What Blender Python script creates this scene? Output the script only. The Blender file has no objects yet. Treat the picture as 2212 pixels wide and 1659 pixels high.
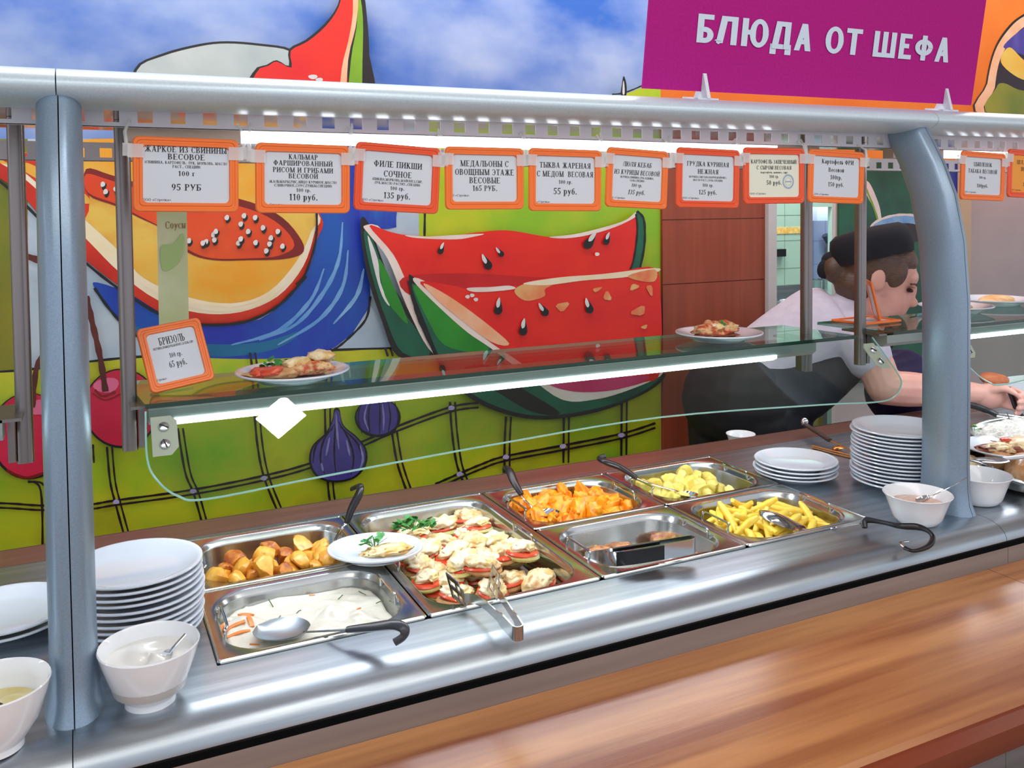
import bpy, bmesh, math, random
from mathutils import Vector, Matrix, Euler, noise
C = bpy.context.scene
COL = C.collection
R = math.radians
random.seed(7)

# ------------------------------------------------------------------ camera
F, CX, CY = 1924.2, 1106.0, 524.6
CAM = Vector((-.1591, -1.3319, 1.5592))
RX, RY, RZ = .0386, .4489, -.0103
def _rz(a): return Matrix(((math.cos(a), -math.sin(a), 0), (math.sin(a), math.cos(a), 0), (0, 0, 1)))
def _rx(a): return Matrix(((1, 0, 0), (0, math.cos(a), -math.sin(a)), (0, math.sin(a), math.cos(a))))
MC = _rz(RZ) @ _rx(RX) @ Matrix(((1, 0, 0), (0, 0, -1), (0, 1, 0))) @ _rz(RY)
cam = bpy.data.objects.new('camera', bpy.data.cameras.new('camera')); COL.objects.link(cam)
cam.data.sensor_width = 36; cam.data.lens = 36 * F / 2212
cam.data.shift_x = 0; cam.data.shift_y = -(829.5 - CY) / 2212
cam.data.clip_start = .02; cam.data.clip_end = 60
rot = Matrix((MC[0], -Vector(MC[1]), -Vector(MC[2]))).transposed()
cam.matrix_world = Matrix.Translation(CAM) @ rot.to_4x4()
C.camera = cam

# ------------------------------------------------------------------ world, light, exposure
w = bpy.data.worlds.new('room_light'); C.world = w; w.use_nodes = True
w.node_tree.nodes['Background'].inputs[0].default_value = (.86, .9, 1, 1)
w.node_tree.nodes['Background'].inputs[1].default_value = 1.0
C.view_settings.view_transform = 'Standard'; C.view_settings.look = 'None'
C.view_settings.gamma = 1; C.view_settings.use_curve_mapping = False
C.view_settings.exposure = 0.0
try:
    C.cycles.use_denoising = True
    C.cycles.max_bounces = 8; C.cycles.transparent_max_bounces = 16
    C.cycles.sample_clamp_indirect = 4
except Exception: pass
def area(name, loc, rot, sx, sy, e, col=(1, 1, 1)):
    l = bpy.data.lights.new(name, 'AREA'); l.shape = 'RECTANGLE'; l.size = sx; l.size_y = sy; l.energy = e; l.color = col
    o = bpy.data.objects.new(name, l); COL.objects.link(o); o.location = loc; o.rotation_euler = rot
    return o
area('ceiling_light_hall', (.6, -1.5, 2.85), (R(12), 0, 0), 4.5, 1.4, 55, (1, .97, .93))
area('ceiling_light_passage', (1.6, .8, 2.84), (R(-8), 0, 0), 5.0, .3, 42, (.97, .98, 1))
area('kitchen_light', (2.9, 1.95, 2.7), (R(-20), 0, 0), 1.4, .4, 45, (.9, .97, 1))

area('alcove_fill', (3.6, 1.49, 2.7), (R(8), 0, 0), 2.6, .12, 30, (1, .97, .96))  # added fill, unseen behind the header, brightens the wall right of the doorway
area('far_kitchen_fill', (4.3, 3.0, 2.7), (0, 0, 0), 1.0, .6, 55, (.88, .92, 1))  # added fill out of view, lifts the dim pale blue room

# ------------------------------------------------------------------ helpers
def ray(u, v):
    return MC.transposed() @ Vector(((u - CX) / F, (v - CY) / F, 1))
def spot(u, v, z=None, y=None, x=None):
    "the point of a real plane (z=, y= or x= constant) seen at a pixel of the photograph"
    d = ray(u, v)
    i, q = (0, x) if x is not None else (1, y) if y is not None else (2, z)
    return CAM + d * ((q - CAM[i]) / d[i])
def lin(h):
    h = h.lstrip('#'); o = []
    for i in (0, 2, 4):
        c = int(h[i:i + 2], 16) / 255
        o.append(c / 12.92 if c <= .04045 else ((c + .055) / 1.055) ** 2.4)
    return (*o, 1)
MATS = {}
def mat(name, h, rough=.5, metal=0, h2=None, scale=20, stretch=(1, 1, 1), contrast=(.35, .65), bump=0, bscale=None, coat=0, emit=0, aniso=0, sss=0, spec=.5, detail=4, h3=None):
    if name in MATS: return MATS[name]
    m = bpy.data.materials.new(name); m.use_nodes = True; nt = m.node_tree; b = nt.nodes['Principled BSDF']
    b.inputs['Base Color'].default_value = lin(h); b.inputs['Roughness'].default_value = rough; b.inputs['Metallic'].default_value = metal
    b.inputs['Coat Weight'].default_value = coat; b.inputs['Specular IOR Level'].default_value = spec
    if sss: b.inputs['Subsurface Weight'].default_value = sss; b.inputs['Subsurface Radius'].default_value = (.01, .005, .003)
    if emit: b.inputs['Emission Color'].default_value = lin(h); b.inputs['Emission Strength'].default_value = emit
    if h2 or bump:
        tc = nt.nodes.new('ShaderNodeTexCoord'); mp = nt.nodes.new('ShaderNodeMapping'); mp.inputs['Scale'].default_value = stretch
        nt.links.new(tc.outputs['Object'], mp.inputs[0])
        n = nt.nodes.new('ShaderNodeTexNoise'); n.inputs['Scale'].default_value = scale; n.inputs['Detail'].default_value = detail
        nt.links.new(mp.outputs[0], n.inputs['Vector'])
        if h2:
            cr = nt.nodes.new('ShaderNodeValToRGB'); e = cr.color_ramp.elements
            e[0].position, e[1].position = contrast; e[0].color = lin(h); e[1].color = lin(h2)
            if h3: k = e.new(min(.99, contrast[1] + .18)); k.color = lin(h3)
            nt.links.new(n.outputs['Fac'], cr.inputs[0]); nt.links.new(cr.outputs[0], b.inputs['Base Color'])
        if bump:
            n2 = n
            if bscale:
                n2 = nt.nodes.new('ShaderNodeTexNoise'); n2.inputs['Scale'].default_value = bscale; n2.inputs['Detail'].default_value = 3
                nt.links.new(mp.outputs[0], n2.inputs['Vector'])
            bp = nt.nodes.new('ShaderNodeBump'); bp.inputs['Strength'].default_value = bump; bp.inputs['Distance'].default_value = .01
            nt.links.new(n2.outputs['Fac'], bp.inputs['Height']); nt.links.new(bp.outputs[0], b.inputs['Normal'])
    MATS[name] = m
    return m
def glass(name, h, tint=.97, ior=1.45, rough=.0):
    m = bpy.data.materials.new(name); m.use_nodes = True; nt = m.node_tree; nt.nodes.clear()
    out = nt.nodes.new('ShaderNodeOutputMaterial'); mx = nt.nodes.new('ShaderNodeMixShader'); fr = nt.nodes.new('ShaderNodeFresnel')
    tr = nt.nodes.new('ShaderNodeBsdfTransparent'); gl = nt.nodes.new('ShaderNodeBsdfGlossy')
    geo = nt.nodes.new('ShaderNodeNewGeometry'); mi = nt.nodes.new('ShaderNodeMix'); mi.inputs[2].default_value = ior; mi.inputs[3].default_value = 1 / ior
    nt.links.new(geo.outputs['Backfacing'], mi.inputs[0]); nt.links.new(mi.outputs[0], fr.inputs[0])
    tr.inputs[0].default_value = lin(h); gl.inputs['Roughness'].default_value = rough
    nt.links.new(fr.outputs[0], mx.inputs[0]); nt.links.new(tr.outputs[0], mx.inputs[1]); nt.links.new(gl.outputs[0], mx.inputs[2])
    nt.links.new(mx.outputs[0], out.inputs[0])
    MATS[name] = m
    return m

def cr(pts, n=5, closed=False):
    "Catmull-Rom through 2D or 3D points"
    P = [Vector(p) for p in pts]; N = len(P); out = []
    for i in range(N if closed else N - 1):
        p0, p1, p2, p3 = (P[(i - 1) % N], P[i], P[(i + 1) % N], P[(i + 2) % N]) if closed else (P[max(i - 1, 0)], P[i], P[i + 1], P[min(i + 2, N - 1)])
        for k in range(n):
            t = k / n
            out.append(.5 * ((2 * p1) + (p2 - p0) * t + (2 * p0 - 5 * p1 + 4 * p2 - p3) * t * t + (3 * p1 - p0 - 3 * p2 + p3) * t ** 3))
    if not closed: out.append(P[-1])
    return out
def rrect(w, h, r, n=5):
    o = []
    for cx_, cy_, a in ((w / 2 - r, h / 2 - r, 0), (-w / 2 + r, h / 2 - r, 90), (-w / 2 + r, -h / 2 + r, 180), (w / 2 - r, -h / 2 + r, 270)):
        for k in range(n + 1):
            t = R(a + 90 * k / n); o.append((cx_ + r * math.cos(t), cy_ + r * math.sin(t)))
    return o
class MB:
    def __init__(s): s.bm = bmesh.new(); s.i = 0
    def f(s, vs):
        try: q = s.bm.faces.new(vs); q.material_index = s.i; return q
        except ValueError: return None
    def v(s, p): return s.bm.verts.new(p)
    def poly(s, pts): return s.f([s.v(p) for p in pts])
    def box(s, x0, x1, y0, y1, z0, z1):
        v = [s.v(p) for p in ((x0, y0, z0), (x1, y0, z0), (x1, y1, z0), (x0, y1, z0), (x0, y0, z1), (x1, y0, z1), (x1, y1, z1), (x0, y1, z1))]
        for q in ((3, 2, 1, 0), (4, 5, 6, 7), (0, 1, 5, 4), (1, 2, 6, 5), (2, 3, 7, 6), (3, 0, 4, 7)): s.f([v[i] for i in q])
        return s
    def rings(s, rs, closed=True, cap0=True, cap1=True, loop=False):
        V = [[s.v(p) for p in r] for r in rs]; n = len(V[0])
        for a, b in zip(V, V[1:] + ([V[0]] if loop else [])):
            for i in range(n if closed else n - 1):
                j = (i + 1) % n; s.f([a[i], a[j], b[j], b[i]])
        if not loop:
            if cap0: s.f(V[0][::-1])
            if cap1: s.f(V[-1])
        return s
    def lathe(s, prof, n=32, c=(0, 0, 0), sx=1, sy=1, cap0=False, cap1=False):
        return s.rings([[(c[0] + r * sx * math.cos(2 * math.pi * i / n), c[1] + r * sy * math.sin(2 * math.pi * i / n), c[2] + z) for i in range(n)] for r, z in prof], cap0=cap0, cap1=cap1)
    def tube(s, pts, r, n=8, flat=1, up=None):
        P = [Vector(p) for p in pts]; rs = []
        if not hasattr(r, '__len__'): r = [r] * len(P)
        u = None
        for i, p in enumerate(P):
            t = (P[min(i + 1, len(P) - 1)] - P[max(i - 1, 0)]).normalized()
            if u is None:
                u = Vector(up) if up else (Vector((0, 0, 1)) if abs(t.z) < .9 else Vector((1, 0, 0)))
            u = (u - t * u.dot(t)); u = u.normalized() if u.length > 1e-6 else t.orthogonal().normalized()
            b = t.cross(u)
            rs.append([p + (u * math.cos(a) * flat + b * math.sin(a)) * r[i] for a in (2 * math.pi * k / n for k in range(n))])
        return s.rings(rs)
    def prism(s, pts2, y0, y1, axis='y'):
        "extrude a 2D outline along an axis"
        mk = {'y': lambda p, q: (p[0], q, p[1]), 'x': lambda p, q: (q, p[0], p[1]), 'z': lambda p, q: (p[0], p[1], q)}[axis]
        return s.rings([[mk(p, y0) for p in pts2], [mk(p, y1) for p in pts2]])
    def ball(s, c, r, n=14, m=9, M=None):
        if not hasattr(r, '__len__'): r = (r, r, r)
        rs = []
        for j in range(1, m):
            t = math.pi * j / m
            rs.append([Vector((r[0] * math.sin(t) * math.cos(a), r[1] * math.sin(t) * math.sin(a), -r[2] * math.cos(t))) for a in (2 * math.pi * k / n for k in range(n))])
        T = (lambda p: Vector(c) + (M @ p if M else p))
        rs = [[T(p) for p in q] for q in rs]
        V = [[s.v(p) for p in q] for q in rs]; b = s.v(T(Vector((0, 0, -r[2])))); t_ = s.v(T(Vector((0, 0, r[2]))))
        for a, d in zip(V, V[1:]):
            for i in range(n): s.f([a[i], a[(i + 1) % n], d[(i + 1) % n], d[i]])
        for i in range(n): s.f([V[0][(i + 1) % n], V[0][i], b]); s.f([V[-1][i], V[-1][(i + 1) % n], t_])
        return s
    def mesh(s, name, m, smooth=35):
        bmesh.ops.recalc_face_normals(s.bm, faces=s.bm.faces)
        me = bpy.data.meshes.new(name); s.bm.to_mesh(me); s.bm.free()
        for q in (m if isinstance(m, (list, tuple)) else [m]): me.materials.append(q)
        if smooth:
            me.polygons.foreach_set('use_smooth', [True] * len(me.polygons))
            try: me.set_sharp_from_angle(angle=R(smooth))
            except Exception: pass
        return me
    def build(s, name, m, parent=None, smooth=35):
        return obj(name, s.mesh(name, m, smooth), parent)
def obj(name, me, parent=None):
    o = bpy.data.objects.new(name, me); COL.objects.link(o)
    if parent: o.parent = parent
    return o
def tag(o, label=None, cat=None, group=None, kind=None):
    if label: o['label'] = label
    if cat: o['category'] = cat
    if group: o['group'] = group
    if kind: o['kind'] = kind
    return o
def thing(name, label, cat, loc=(0, 0, 0), rot=(0, 0, 0), group=None):
    o = bpy.data.objects.new(name, None); COL.objects.link(o); o.location = loc; o.rotation_euler = rot; o.empty_display_size = .05
    return tag(o, label, cat, group)
def struct(o): o['kind'] = 'structure'; return o
def dup(root, loc=None, rot=None, label=None, scale=None, group=None):
    r = root.copy(); COL.objects.link(r)
    if loc is not None: r.location = loc
    if rot is not None: r.rotation_euler = rot
    if scale is not None: r.scale = scale if hasattr(scale, '__len__') else (scale,) * 3
    if label: r['label'] = label
    if group: r['group'] = group
    for ch in list(root.children):
        c = ch.copy(); COL.objects.link(c); c.parent = r
        for g in list(ch.children):
            d = g.copy(); COL.objects.link(d); d.parent = c
    return r
# lettering: every sign is drawn from strokes (stems, hairlines, bowls, serifs)
class Pen:
    def __init__(s, T, t, serif): s.T, s.t, s.serif, s.P = T, t, serif, []
    def D(s, x0, y0, x1, y1, w):
        a = math.hypot(x1 - x0, y1 - y0) or 1; k = w / 2 * min(2.2, a / max(.001, abs(y1 - y0))) if abs(y1 - y0) > .3 else None
        if k is not None: s.P.append([(x0 - k, y0), (x0 + k, y0), (x1 + k, y1), (x1 - k, y1)])
        else:
            nx, ny = -(y1 - y0) / a * w / 2, (x1 - x0) / a * w / 2; s.P.append([(x0 - nx, y0 - ny), (x1 - nx, y1 - ny), (x1 + nx, y1 + ny), (x0 + nx, y0 + ny)])
    def sf(s, x, y, w=None):
        if s.serif: w = w or s.T * 1.15; h = .045; s.P.append([(x - w, y if y < .5 else y - h), (x + w, y if y < .5 else y - h), (x + w, y + h if y < .5 else y), (x - w, y + h if y < .5 else y)])
    def V(s, x, y0=0, y1=1, w=None, a=1, b=1):
        w = w or s.T; s.P.append([(x - w / 2, y0), (x + w / 2, y0), (x + w / 2, y1), (x - w / 2, y1)])
        if a: s.sf(x, y0)
        if b: s.sf(x, y1)
    def H(s, x0, x1, y, w=None):
        w = w or s.t; s.P.append([(x0, y - w / 2), (x1, y - w / 2), (x1, y + w / 2), (x0, y + w / 2)])
    def tick(s, x, y, d): 
        if s.serif: s.P.append([(x - .04, y), (x + .02, y), (x + .02, y + d), (x, y + d)])
    def A(s, cx, cy, rx, ry, a0=0, a1=360):
        n = max(6, int(abs(a1 - a0) / 15)); o, i = [], []
        for k in range(n + 1):
            a = R(a0 + (a1 - a0) * k / n); w = s.t + (s.T - s.t) * abs(math.cos(a)) ** 1.4
            o.append((cx + rx * math.cos(a), cy + ry * math.sin(a))); i.append((cx + (rx - w) * math.cos(a), cy + (ry - max(s.t, w * .55)) * math.sin(a)))
        for k in range(n): s.P.append([o[k], o[k + 1], i[k + 1], i[k]])
def glyph(c, T, t, serif):
    p = Pen(T, t, serif); e = t / 2; h = T / 2; L = .06 + h; low = 'вгжзийклмнпстцчшщыьэюяохч'
    if c in low and c not in 'с':
        P_, w = glyph(c.upper(), T / .72, t / .72, serif); return [[(x * .72, y * .72) for x, y in q] for q in P_], w * .72
    if c == ' ': return [], .34
    if c == 'А': w = .8; p.D(.08 + e, 0, .4, 1, t * 1.15); p.D(w - .1 - h, 0, .4, 1, T); p.H(.2, .58, .33); p.sf(.09, 0, .1); p.sf(w - .12, 0, .12)
    elif c == 'Б': w = .68; p.V(L); p.H(L, .6, 1 - e); p.tick(.6, 1, -.2); p.A(.32, .28, .3, .28, -90, 90); p.H(L, .33, .56 - e); p.H(L, .33, e)
    elif c == 'В': w = .7; p.V(L); p.A(.32, .76, .26, .24, -90, 90); p.A(.34, .27, .31, .27, -90, 90); p.H(L, .34, 1 - e); p.H(L, .34, .53); p.H(L, .35, e)
    elif c == 'Г': w = .6; p.V(L); p.H(L, .55, 1 - e); p.tick(.56, 1, -.22)
    elif c == 'Д': w = .82; p.D(.17, 0, .3, 1, t * 1.3); p.V(.62, 0, 1, None, 0, 1); p.H(.28, .62, 1 - e); p.H(.03, .8, e); p.V(.05 + e, -.2, .05, t * 1.3, 0, 0); p.V(.78 - e, -.2, .05, t * 1.3, 0, 0)
    elif c == 'Е': w = .66; p.V(L); p.H(L, .58, 1 - e); p.H(L, .48, .52); p.H(L, .61, e); p.tick(.58, 1, -.18); p.tick(.61, 0, .2)
    elif c == 'Ж': w = 1.02; p.V(.51); p.D(.1, 0, .46, .55, T * .8); p.D(.92, 0, .56, .55, T * .8); p.D(.12, 1, .46, .48, t * 1.4); p.D(.9, 1, .56, .48, t * 1.4); p.sf(.12, 0, .1); p.sf(.9, 0, .1)
    elif c in 'З3': w = .56; p.A(.25, .755, .24, .245, -90, 155); p.A(.25, .27, .28, .27, -155, 90); p.H(.2, .3, .525)
    elif c in 'ИЙ':
        w = .78; p.V(L); p.V(w - L); p.D(L, .12, w - L, .88, t * 1.3)
        if c == 'Й': p.A(w / 2, 1.2, .15, .12, 180, 360)
    elif c == 'К': w = .74; p.V(L); p.D(.2, .5, .58, 1, t * 1.5); p.D(.62, 0, .26, .58, T); p.sf(.64, 0, .1)
    elif c == 'Л': w = .78; p.V(w - L); p.H(.22, w - L, 1 - e); p.D(.12, .04, .26, 1, t * 1.3); p.A(.09, .1, .07, .1, 180, 350)
    elif c == 'М': w = .96; p.V(.1 + e, 0, 1, t * 1.3); p.V(w - L); p.D(.46, 0, .14, 1, T); p.D(.46, 0, w - L, 1, t * 1.3)
    elif c == 'Н': w = .78; p.V(L); p.V(w - L); p.H(L, w - L, .51)
    elif c in 'О': w = .78; p.A(.39, .5, .36, .515)
    elif c == 'П': w = .78; p.V(L); p.V(w - L); p.H(L, w - L, 1 - e)
    elif c == 'Р': w = .64; p.V(L); p.A(.32, .735, .29, .265, -90, 90); p.H(L, .33, 1 - e); p.H(L, .33, .47 + e)
    elif c == 'С': w = .72; p.A(.39, .5, .36, .515, 38, 322); p.tick(.67, 1, -.3)
    elif c == 'Т': w = .7; p.V(.35); p.H(.03, .67, 1 - e); p.tick(.67, 1, -.24); p.tick(.06, 1, -.24)
    elif c == 'У': w = .74; p.D(.36, .34, .12, 1, T); p.D(.24, 0, .64, 1, t * 1.4); p.sf(.12, 1, .11); p.sf(.64, 1, .09)
    elif c == 'Ф': w = .9; p.V(.45); p.A(.45, .52, .4, .33)
    elif c == 'Х': w = .76; p.D(.62, 0, .14, 1, T); p.D(.12, 0, .62, 1, t * 1.4); p.sf(.13, 0, .1); p.sf(.64, 0, .1); p.sf(.13, 1, .1); p.sf(.64, 1, .1)
    elif c == 'Ц': w = .82; p.V(L); p.V(.74 - h); p.H(L, .8, e); p.V(.8 - e, -.2, .04, t * 1.4, 0, 0)
    elif c == 'Ч': w = .72; p.V(w - L); p.V(L, .6, 1, None, 0, 1); p.A(L + .22, .62, .22 + h, .22, 180, 285); p.H(L + .22, w - L, .42)
    elif c in 'ШЩ':
        w = 1.06; p.V(L); p.V(w / 2); p.V(w - L); p.H(L, w - L, e)
        if c == 'Щ': p.H(w - L, w + .06, e); p.V(w + .05 - e, -.2, .04, t * 1.4, 0, 0); w = 1.12
    elif c in 'ЬЫЪ':
        w = .64; p.V(L); p.A(.3, .29, .3, .29, -90, 90); p.H(L, .31, .58 - e); p.H(L, .31, e)
        if c == 'Ы': p.V(.76); w = .88
    elif c == 'Э': w = .7; p.A(.3, .5, .36, .515, -140, 140); p.H(.24, .62, .51)
    elif c == 'Ю': w = 1.06; p.V(L); p.H(L, .4, .51); p.A(.68, .5, .34, .515)
    elif c == 'Я': w = .7; p.V(w - L); p.A(.38, .735, .31, .265, 90, 270); p.H(.36, w - L, 1 - e); p.H(.36, w - L, .47 + e); p.D(.12, 0, .38, .5, T * .85); p.sf(.12, 0, .09)
    elif c == 'а': w = .56; p.A(.24, .2, .21, .21); p.V(.4, 0, .5, None, 0, 0); p.A(.25, .46, .2, .25, 0, 150)
    elif c == 'е': w = .54; p.A(.28, .35, .25, .36, 0, 325); p.H(.08, .5, .38)
    elif c == 'с': w = .52; p.A(.28, .35, .25, .36, 40, 320)
    elif c == 'р': w = .6; p.V(.12, -.28, .7); p.A(.32, .35, .25, .36)
    elif c == 'у': w = .58; p.D(.3, .1, .12, .7, T); p.D(.16, -.28, .5, .7, t * 1.5); p.sf(.12, .7, .1); p.A(.12, -.2, .09, .08, 180, 350)
    elif c == 'б': w = .58; p.A(.29, .33, .26, .34); p.A(.37, .5, .33, .46, 95, 185); p.H(.32, .52, .96 - e, t * 1.4)
    elif c == 'ф': w = .8; p.V(.4, -.28, 1); p.A(.4, .35, .36, .35)
    elif c == '0': w = .6; p.A(.3, .5, .26, .51)
    elif c == '1': w = .5; p.V(.28); p.D(.1, .78, .28, .96, t * 1.4)
    elif c == '2': w = .58; p.A(.28, .72, .24, .28, -20, 160); p.D(.1, .06, .48, .6, t * 1.8); p.H(.05, .53, T * .4, T * .8)
    elif c == '4': w = .6; p.V(.42); p.D(.06, .3, .4, 1, t * 1.2); p.H(.04, .57, .28, t * 1.4)
    elif c == '5': w = .58; p.H(.12, .52, .95, T * .8); p.V(.12, .52, .97, t * 1.4, 0, 0); p.A(.24, .31, .29, .31, -150, 110)
    elif c == '6': w = .58; p.A(.29, .31, .26, .32); p.A(.5, .34, .47, .66, 100, 180)
    elif c == '7': w = .56; p.H(.05, .54, .94, T * .8); p.D(.2, 0, .5, .94, T * .8)
    elif c == '8': w = .58; p.A(.29, .75, .21, .25); p.A(.29, .27, .26, .28)
    elif c == '9': w = .58; p.A(.29, .69, .26, .32); p.A(.08, .66, .47, .66, -80, 0)
    elif c == '.': w = .26; p.P.append([(.06, 0), (.06 + T, 0), (.06 + T, T), (.06, T)])
    elif c == ',': w = .26; p.P.append([(.06, 0), (.06 + T, 0), (.06 + T, T), (.06, T)]); p.D(.05, -.14, .06 + T * .8, .05, t)
    elif c == '(': w = .34; p.A(.36, .42, .28, .64, 120, 240)
    elif c == ')': w = .34; p.A(-.02, .42, .28, .64, -60, 60)
    elif c == '«': w = .56; [(p.D(x, .35, x + .16, .6, t * 1.5), p.D(x, .35, x + .16, .1, t * 1.5)) for x in (.06, .26)]
    elif c == '»': w = .56; [(p.D(x + .16, .35, x, .6, t * 1.5), p.D(x + .16, .35, x, .1, t * 1.5)) for x in (.1, .3)]
    else: w = .5
    return p.P, w
def text_mesh(name, lines, m, depth=.0003):
    "lines: (string, x, z of the middle, size, weight, align, width scale[, shear]) in the XZ plane, facing -Y"
    b = MB(); k = 0
    for L in lines:
        s, x, z, size, bold, al, ws = L[:7]; sh = L[7] if len(L) > 7 else 0; cap_ = size * .7
        serif = bold < .03; T, t = (.215, .175) if not serif else (.17, .068) if bold > .01 else (.13, .06)
        gs = [glyph(c, T, t, serif) for c in s]; gap = .09 if serif else .035
        W = sum(w + gap for _, w in gs) * cap_
        if al == 'FIT': ws = ws / W; al = 'CENTER'
        W *= ws; cx = x - W / 2 if al == 'CENTER' else x
        for P_, w in gs:
            for q in P_:
                k += 1; y = -(k % 60) * (.000004 if serif else .00002)
                b.poly([(cx + (px + sh * (py - .5)) * cap_ * ws, y, z + (py - .5) * cap_) for px, py in q])
            cx += (w + gap) * cap_ * ws
    bmesh.ops.recalc_face_normals(b.bm, faces=b.bm.faces)
    for f_ in b.bm.faces:
        f_.normal_update()
        if f_.normal.y > 0: f_.normal_flip()
    me = bpy.data.meshes.new(name); b.bm.to_mesh(me); b.bm.free(); me.materials.append(m)
    return me
def remesh(mb, name, m, voxel, smooth=3, parent=None):
    "joins overlapping volumes into one continuous skin"
    bmesh.ops.recalc_face_normals(mb.bm, faces=mb.bm.faces)
    me = bpy.data.meshes.new('tmp'); mb.bm.to_mesh(me); mb.bm.free()
    o = bpy.data.objects.new('tmp', me); COL.objects.link(o)
    k = o.modifiers.new('r', 'REMESH'); k.mode = 'VOXEL'; k.voxel_size = voxel; k.use_smooth_shade = True
    if smooth: k2 = o.modifiers.new('s', 'SMOOTH'); k2.iterations = smooth; k2.factor = .5
    dg = bpy.context.evaluated_depsgraph_get(); dg.update()
    r = bpy.data.meshes.new_from_object(o.evaluated_get(dg)); r.name = name
    bpy.data.objects.remove(o); bpy.data.meshes.remove(me)
    r.materials.clear()
    for q in (m if isinstance(m, (list, tuple)) else [m]): r.materials.append(q)
    r.polygons.foreach_set('use_smooth', [True] * len(r.polygons))
    return obj(name, r, parent)

# ------------------------------------------------------------------ materials
STEEL = mat('brushed_steel', '#b8c0c6', .35, 1, '#9aa3aa', 60, (.05, 1, 1), (.3, .7), .03)
STEELP = mat('pan_steel', '#c9cbc8', .2, 1, '#b4b6b4', 30, (.3, 1, 1), (.3, .7), .02)
STEELD = mat('dark_tube_steel', '#8d8684', .32, 1)
CHROME = mat('chrome', '#d5d8da', .12, 1)
ALU = mat('painted_aluminium', '#d0e0e8', .36, .2, '#c8d9e2', 300, contrast=(.4, .6))
ALUD = mat('post_paint', '#8ea2b5', .33, .45, '#869aad', 500, contrast=(.4, .6))
BLACK = mat('black_plastic', '#17171b', .28)
DARK = mat('dark_gap', '#0b0a0a', .8)
CHINA = mat('white_china', '#d6dee8', .12, 0, coat=.3)
OPAL = mat('opal_glass', '#eef1f4', .1, 0, coat=.3)
ORANGE = mat('orange_plastic', '#f7782a', .35)
ORANGE2 = mat('red_orange_plastic', '#ee5522', .35)
PAPER = mat('paper', '#d3d8df', .5)
PAPERY = mat('cream_paper', '#e6e6d2', .5)
PAPERO = mat('orange_paper', '#f29a2a', .5)
INK = mat('ink', '#26262a', .7)
INKG = mat('grey_ink', '#55585e', .7)
WHITEP = mat('white_channel', '#d9d6dc', .4)
MIRROR = mat('polished_soffit', '#a59a98', .12, 1)
LED = mat('lamp_tube', '#f2f7ff', .3, emit=7)
LED2 = mat('lamp_strip', '#f0f6ff', .3, emit=19)
GLASS = glass('shelf_glass', '#d9ece6', ior=1.5)
GLASSC = glass('clear_glass', '#edf5f2', ior=1.42)
GEDGE = mat('glass_edge_green', '#07301f', .1, spec=.8)
GEDGEL = mat('glass_edge_pale', '#9fd2c6', .1, spec=.8)
CLEAR = mat('clear_plastic', '#f1efec', .15)
CLEAR.node_tree.nodes['Principled BSDF'].inputs['Alpha'].default_value = .42
# ------------------------------------------------------------------ room shell
YW = 1.27
XM = spot(1427, 700, y=YW).x            # right edge of the mural
XB = spot(1648, 700, y=YW).x            # right edge of the brown panel
b = MB().box(-4, 9, -6, 6, -.05, 0); struct(b.build('floor', mat('floor_tile', '#8c7f74', .4, h2='#7d7067', scale=3)))
b = MB().box(-4, 9, -2.6, 6, 2.9, 2.96); struct(b.build('ceiling', mat('ceiling_white', '#e9e6e2', .6)))
PLASTER = mat('wall_plaster', '#d9d3cc', .7)
ORWALL = mat('orange_wall', '#ee7f1c', .6, h2='#e2660f', scale=2.2, contrast=(.3, .7), h3='#f59a2a')
b = MB().box(-4, XB, YW, YW + .09, 0, 2.9); struct(b.build('wall_back', PLASTER))
ZB = spot(1500, 335, y=YW).z
b = MB().box(XB, 6.5, YW, YW + .09, ZB, 2.9)
b.box(XM, XB, YW - .004, YW, ZB, 2.9); struct(b.build('wall_header', ORWALL))
# brown tiled panel
zt = [spot(1600, v, y=YW).z for v in (960, 738, 605, 472, 330)]
xt = [XM, spot(1492, 700, y=YW).x, spot(1595, 700, y=YW).x, XB]
b = MB(); b.box(XM, XB, YW - .004, YW, 0, ZB)
zs = [0, .32] + zt
for z0, z1 in zip(zs, zs[1:]):
    b.box(XM + .002, XB - .001, YW - .012, YW - .004, z0 + .0015, z1 - .0015)
for x in xt[1:3]: b.box(x - .0006, x + .0006, YW - .0122, YW - .011, 0, ZB)
struct(b.build('wall_brown_panel', mat('brown_panel', '#a04a2e', .45, h2='#8e4027', scale=40, stretch=(1, 1, .05), contrast=(.3, .7))))
XJ = spot(1666, 600, y=YW).x
b = MB().box(XB, XJ, YW - .03, YW + .1, 0, ZB); struct(b.build('door_1', mat('door_jamb', '#c9c4c2', .5)))
# wall to the right of the doorway
YR = 1.62
XG0, XG1, XG2 = (spot(u, 500, y=YR).x for u in (1805, 2063, 2086))
b = MB().box(XG0, 9, YR, YR + .02, 0, 2.9); struct(b.build('wall_right', mat('pinkish_grey_wall', '#bdb4b4', .6, h2='#b4abac', scale=3)))
b = MB().box(XG1, XG2, YR - .03, YR, 0, 2.9); struct(b.build('trim_1', mat('beige_trim', '#c9b696', .6)))
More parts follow.
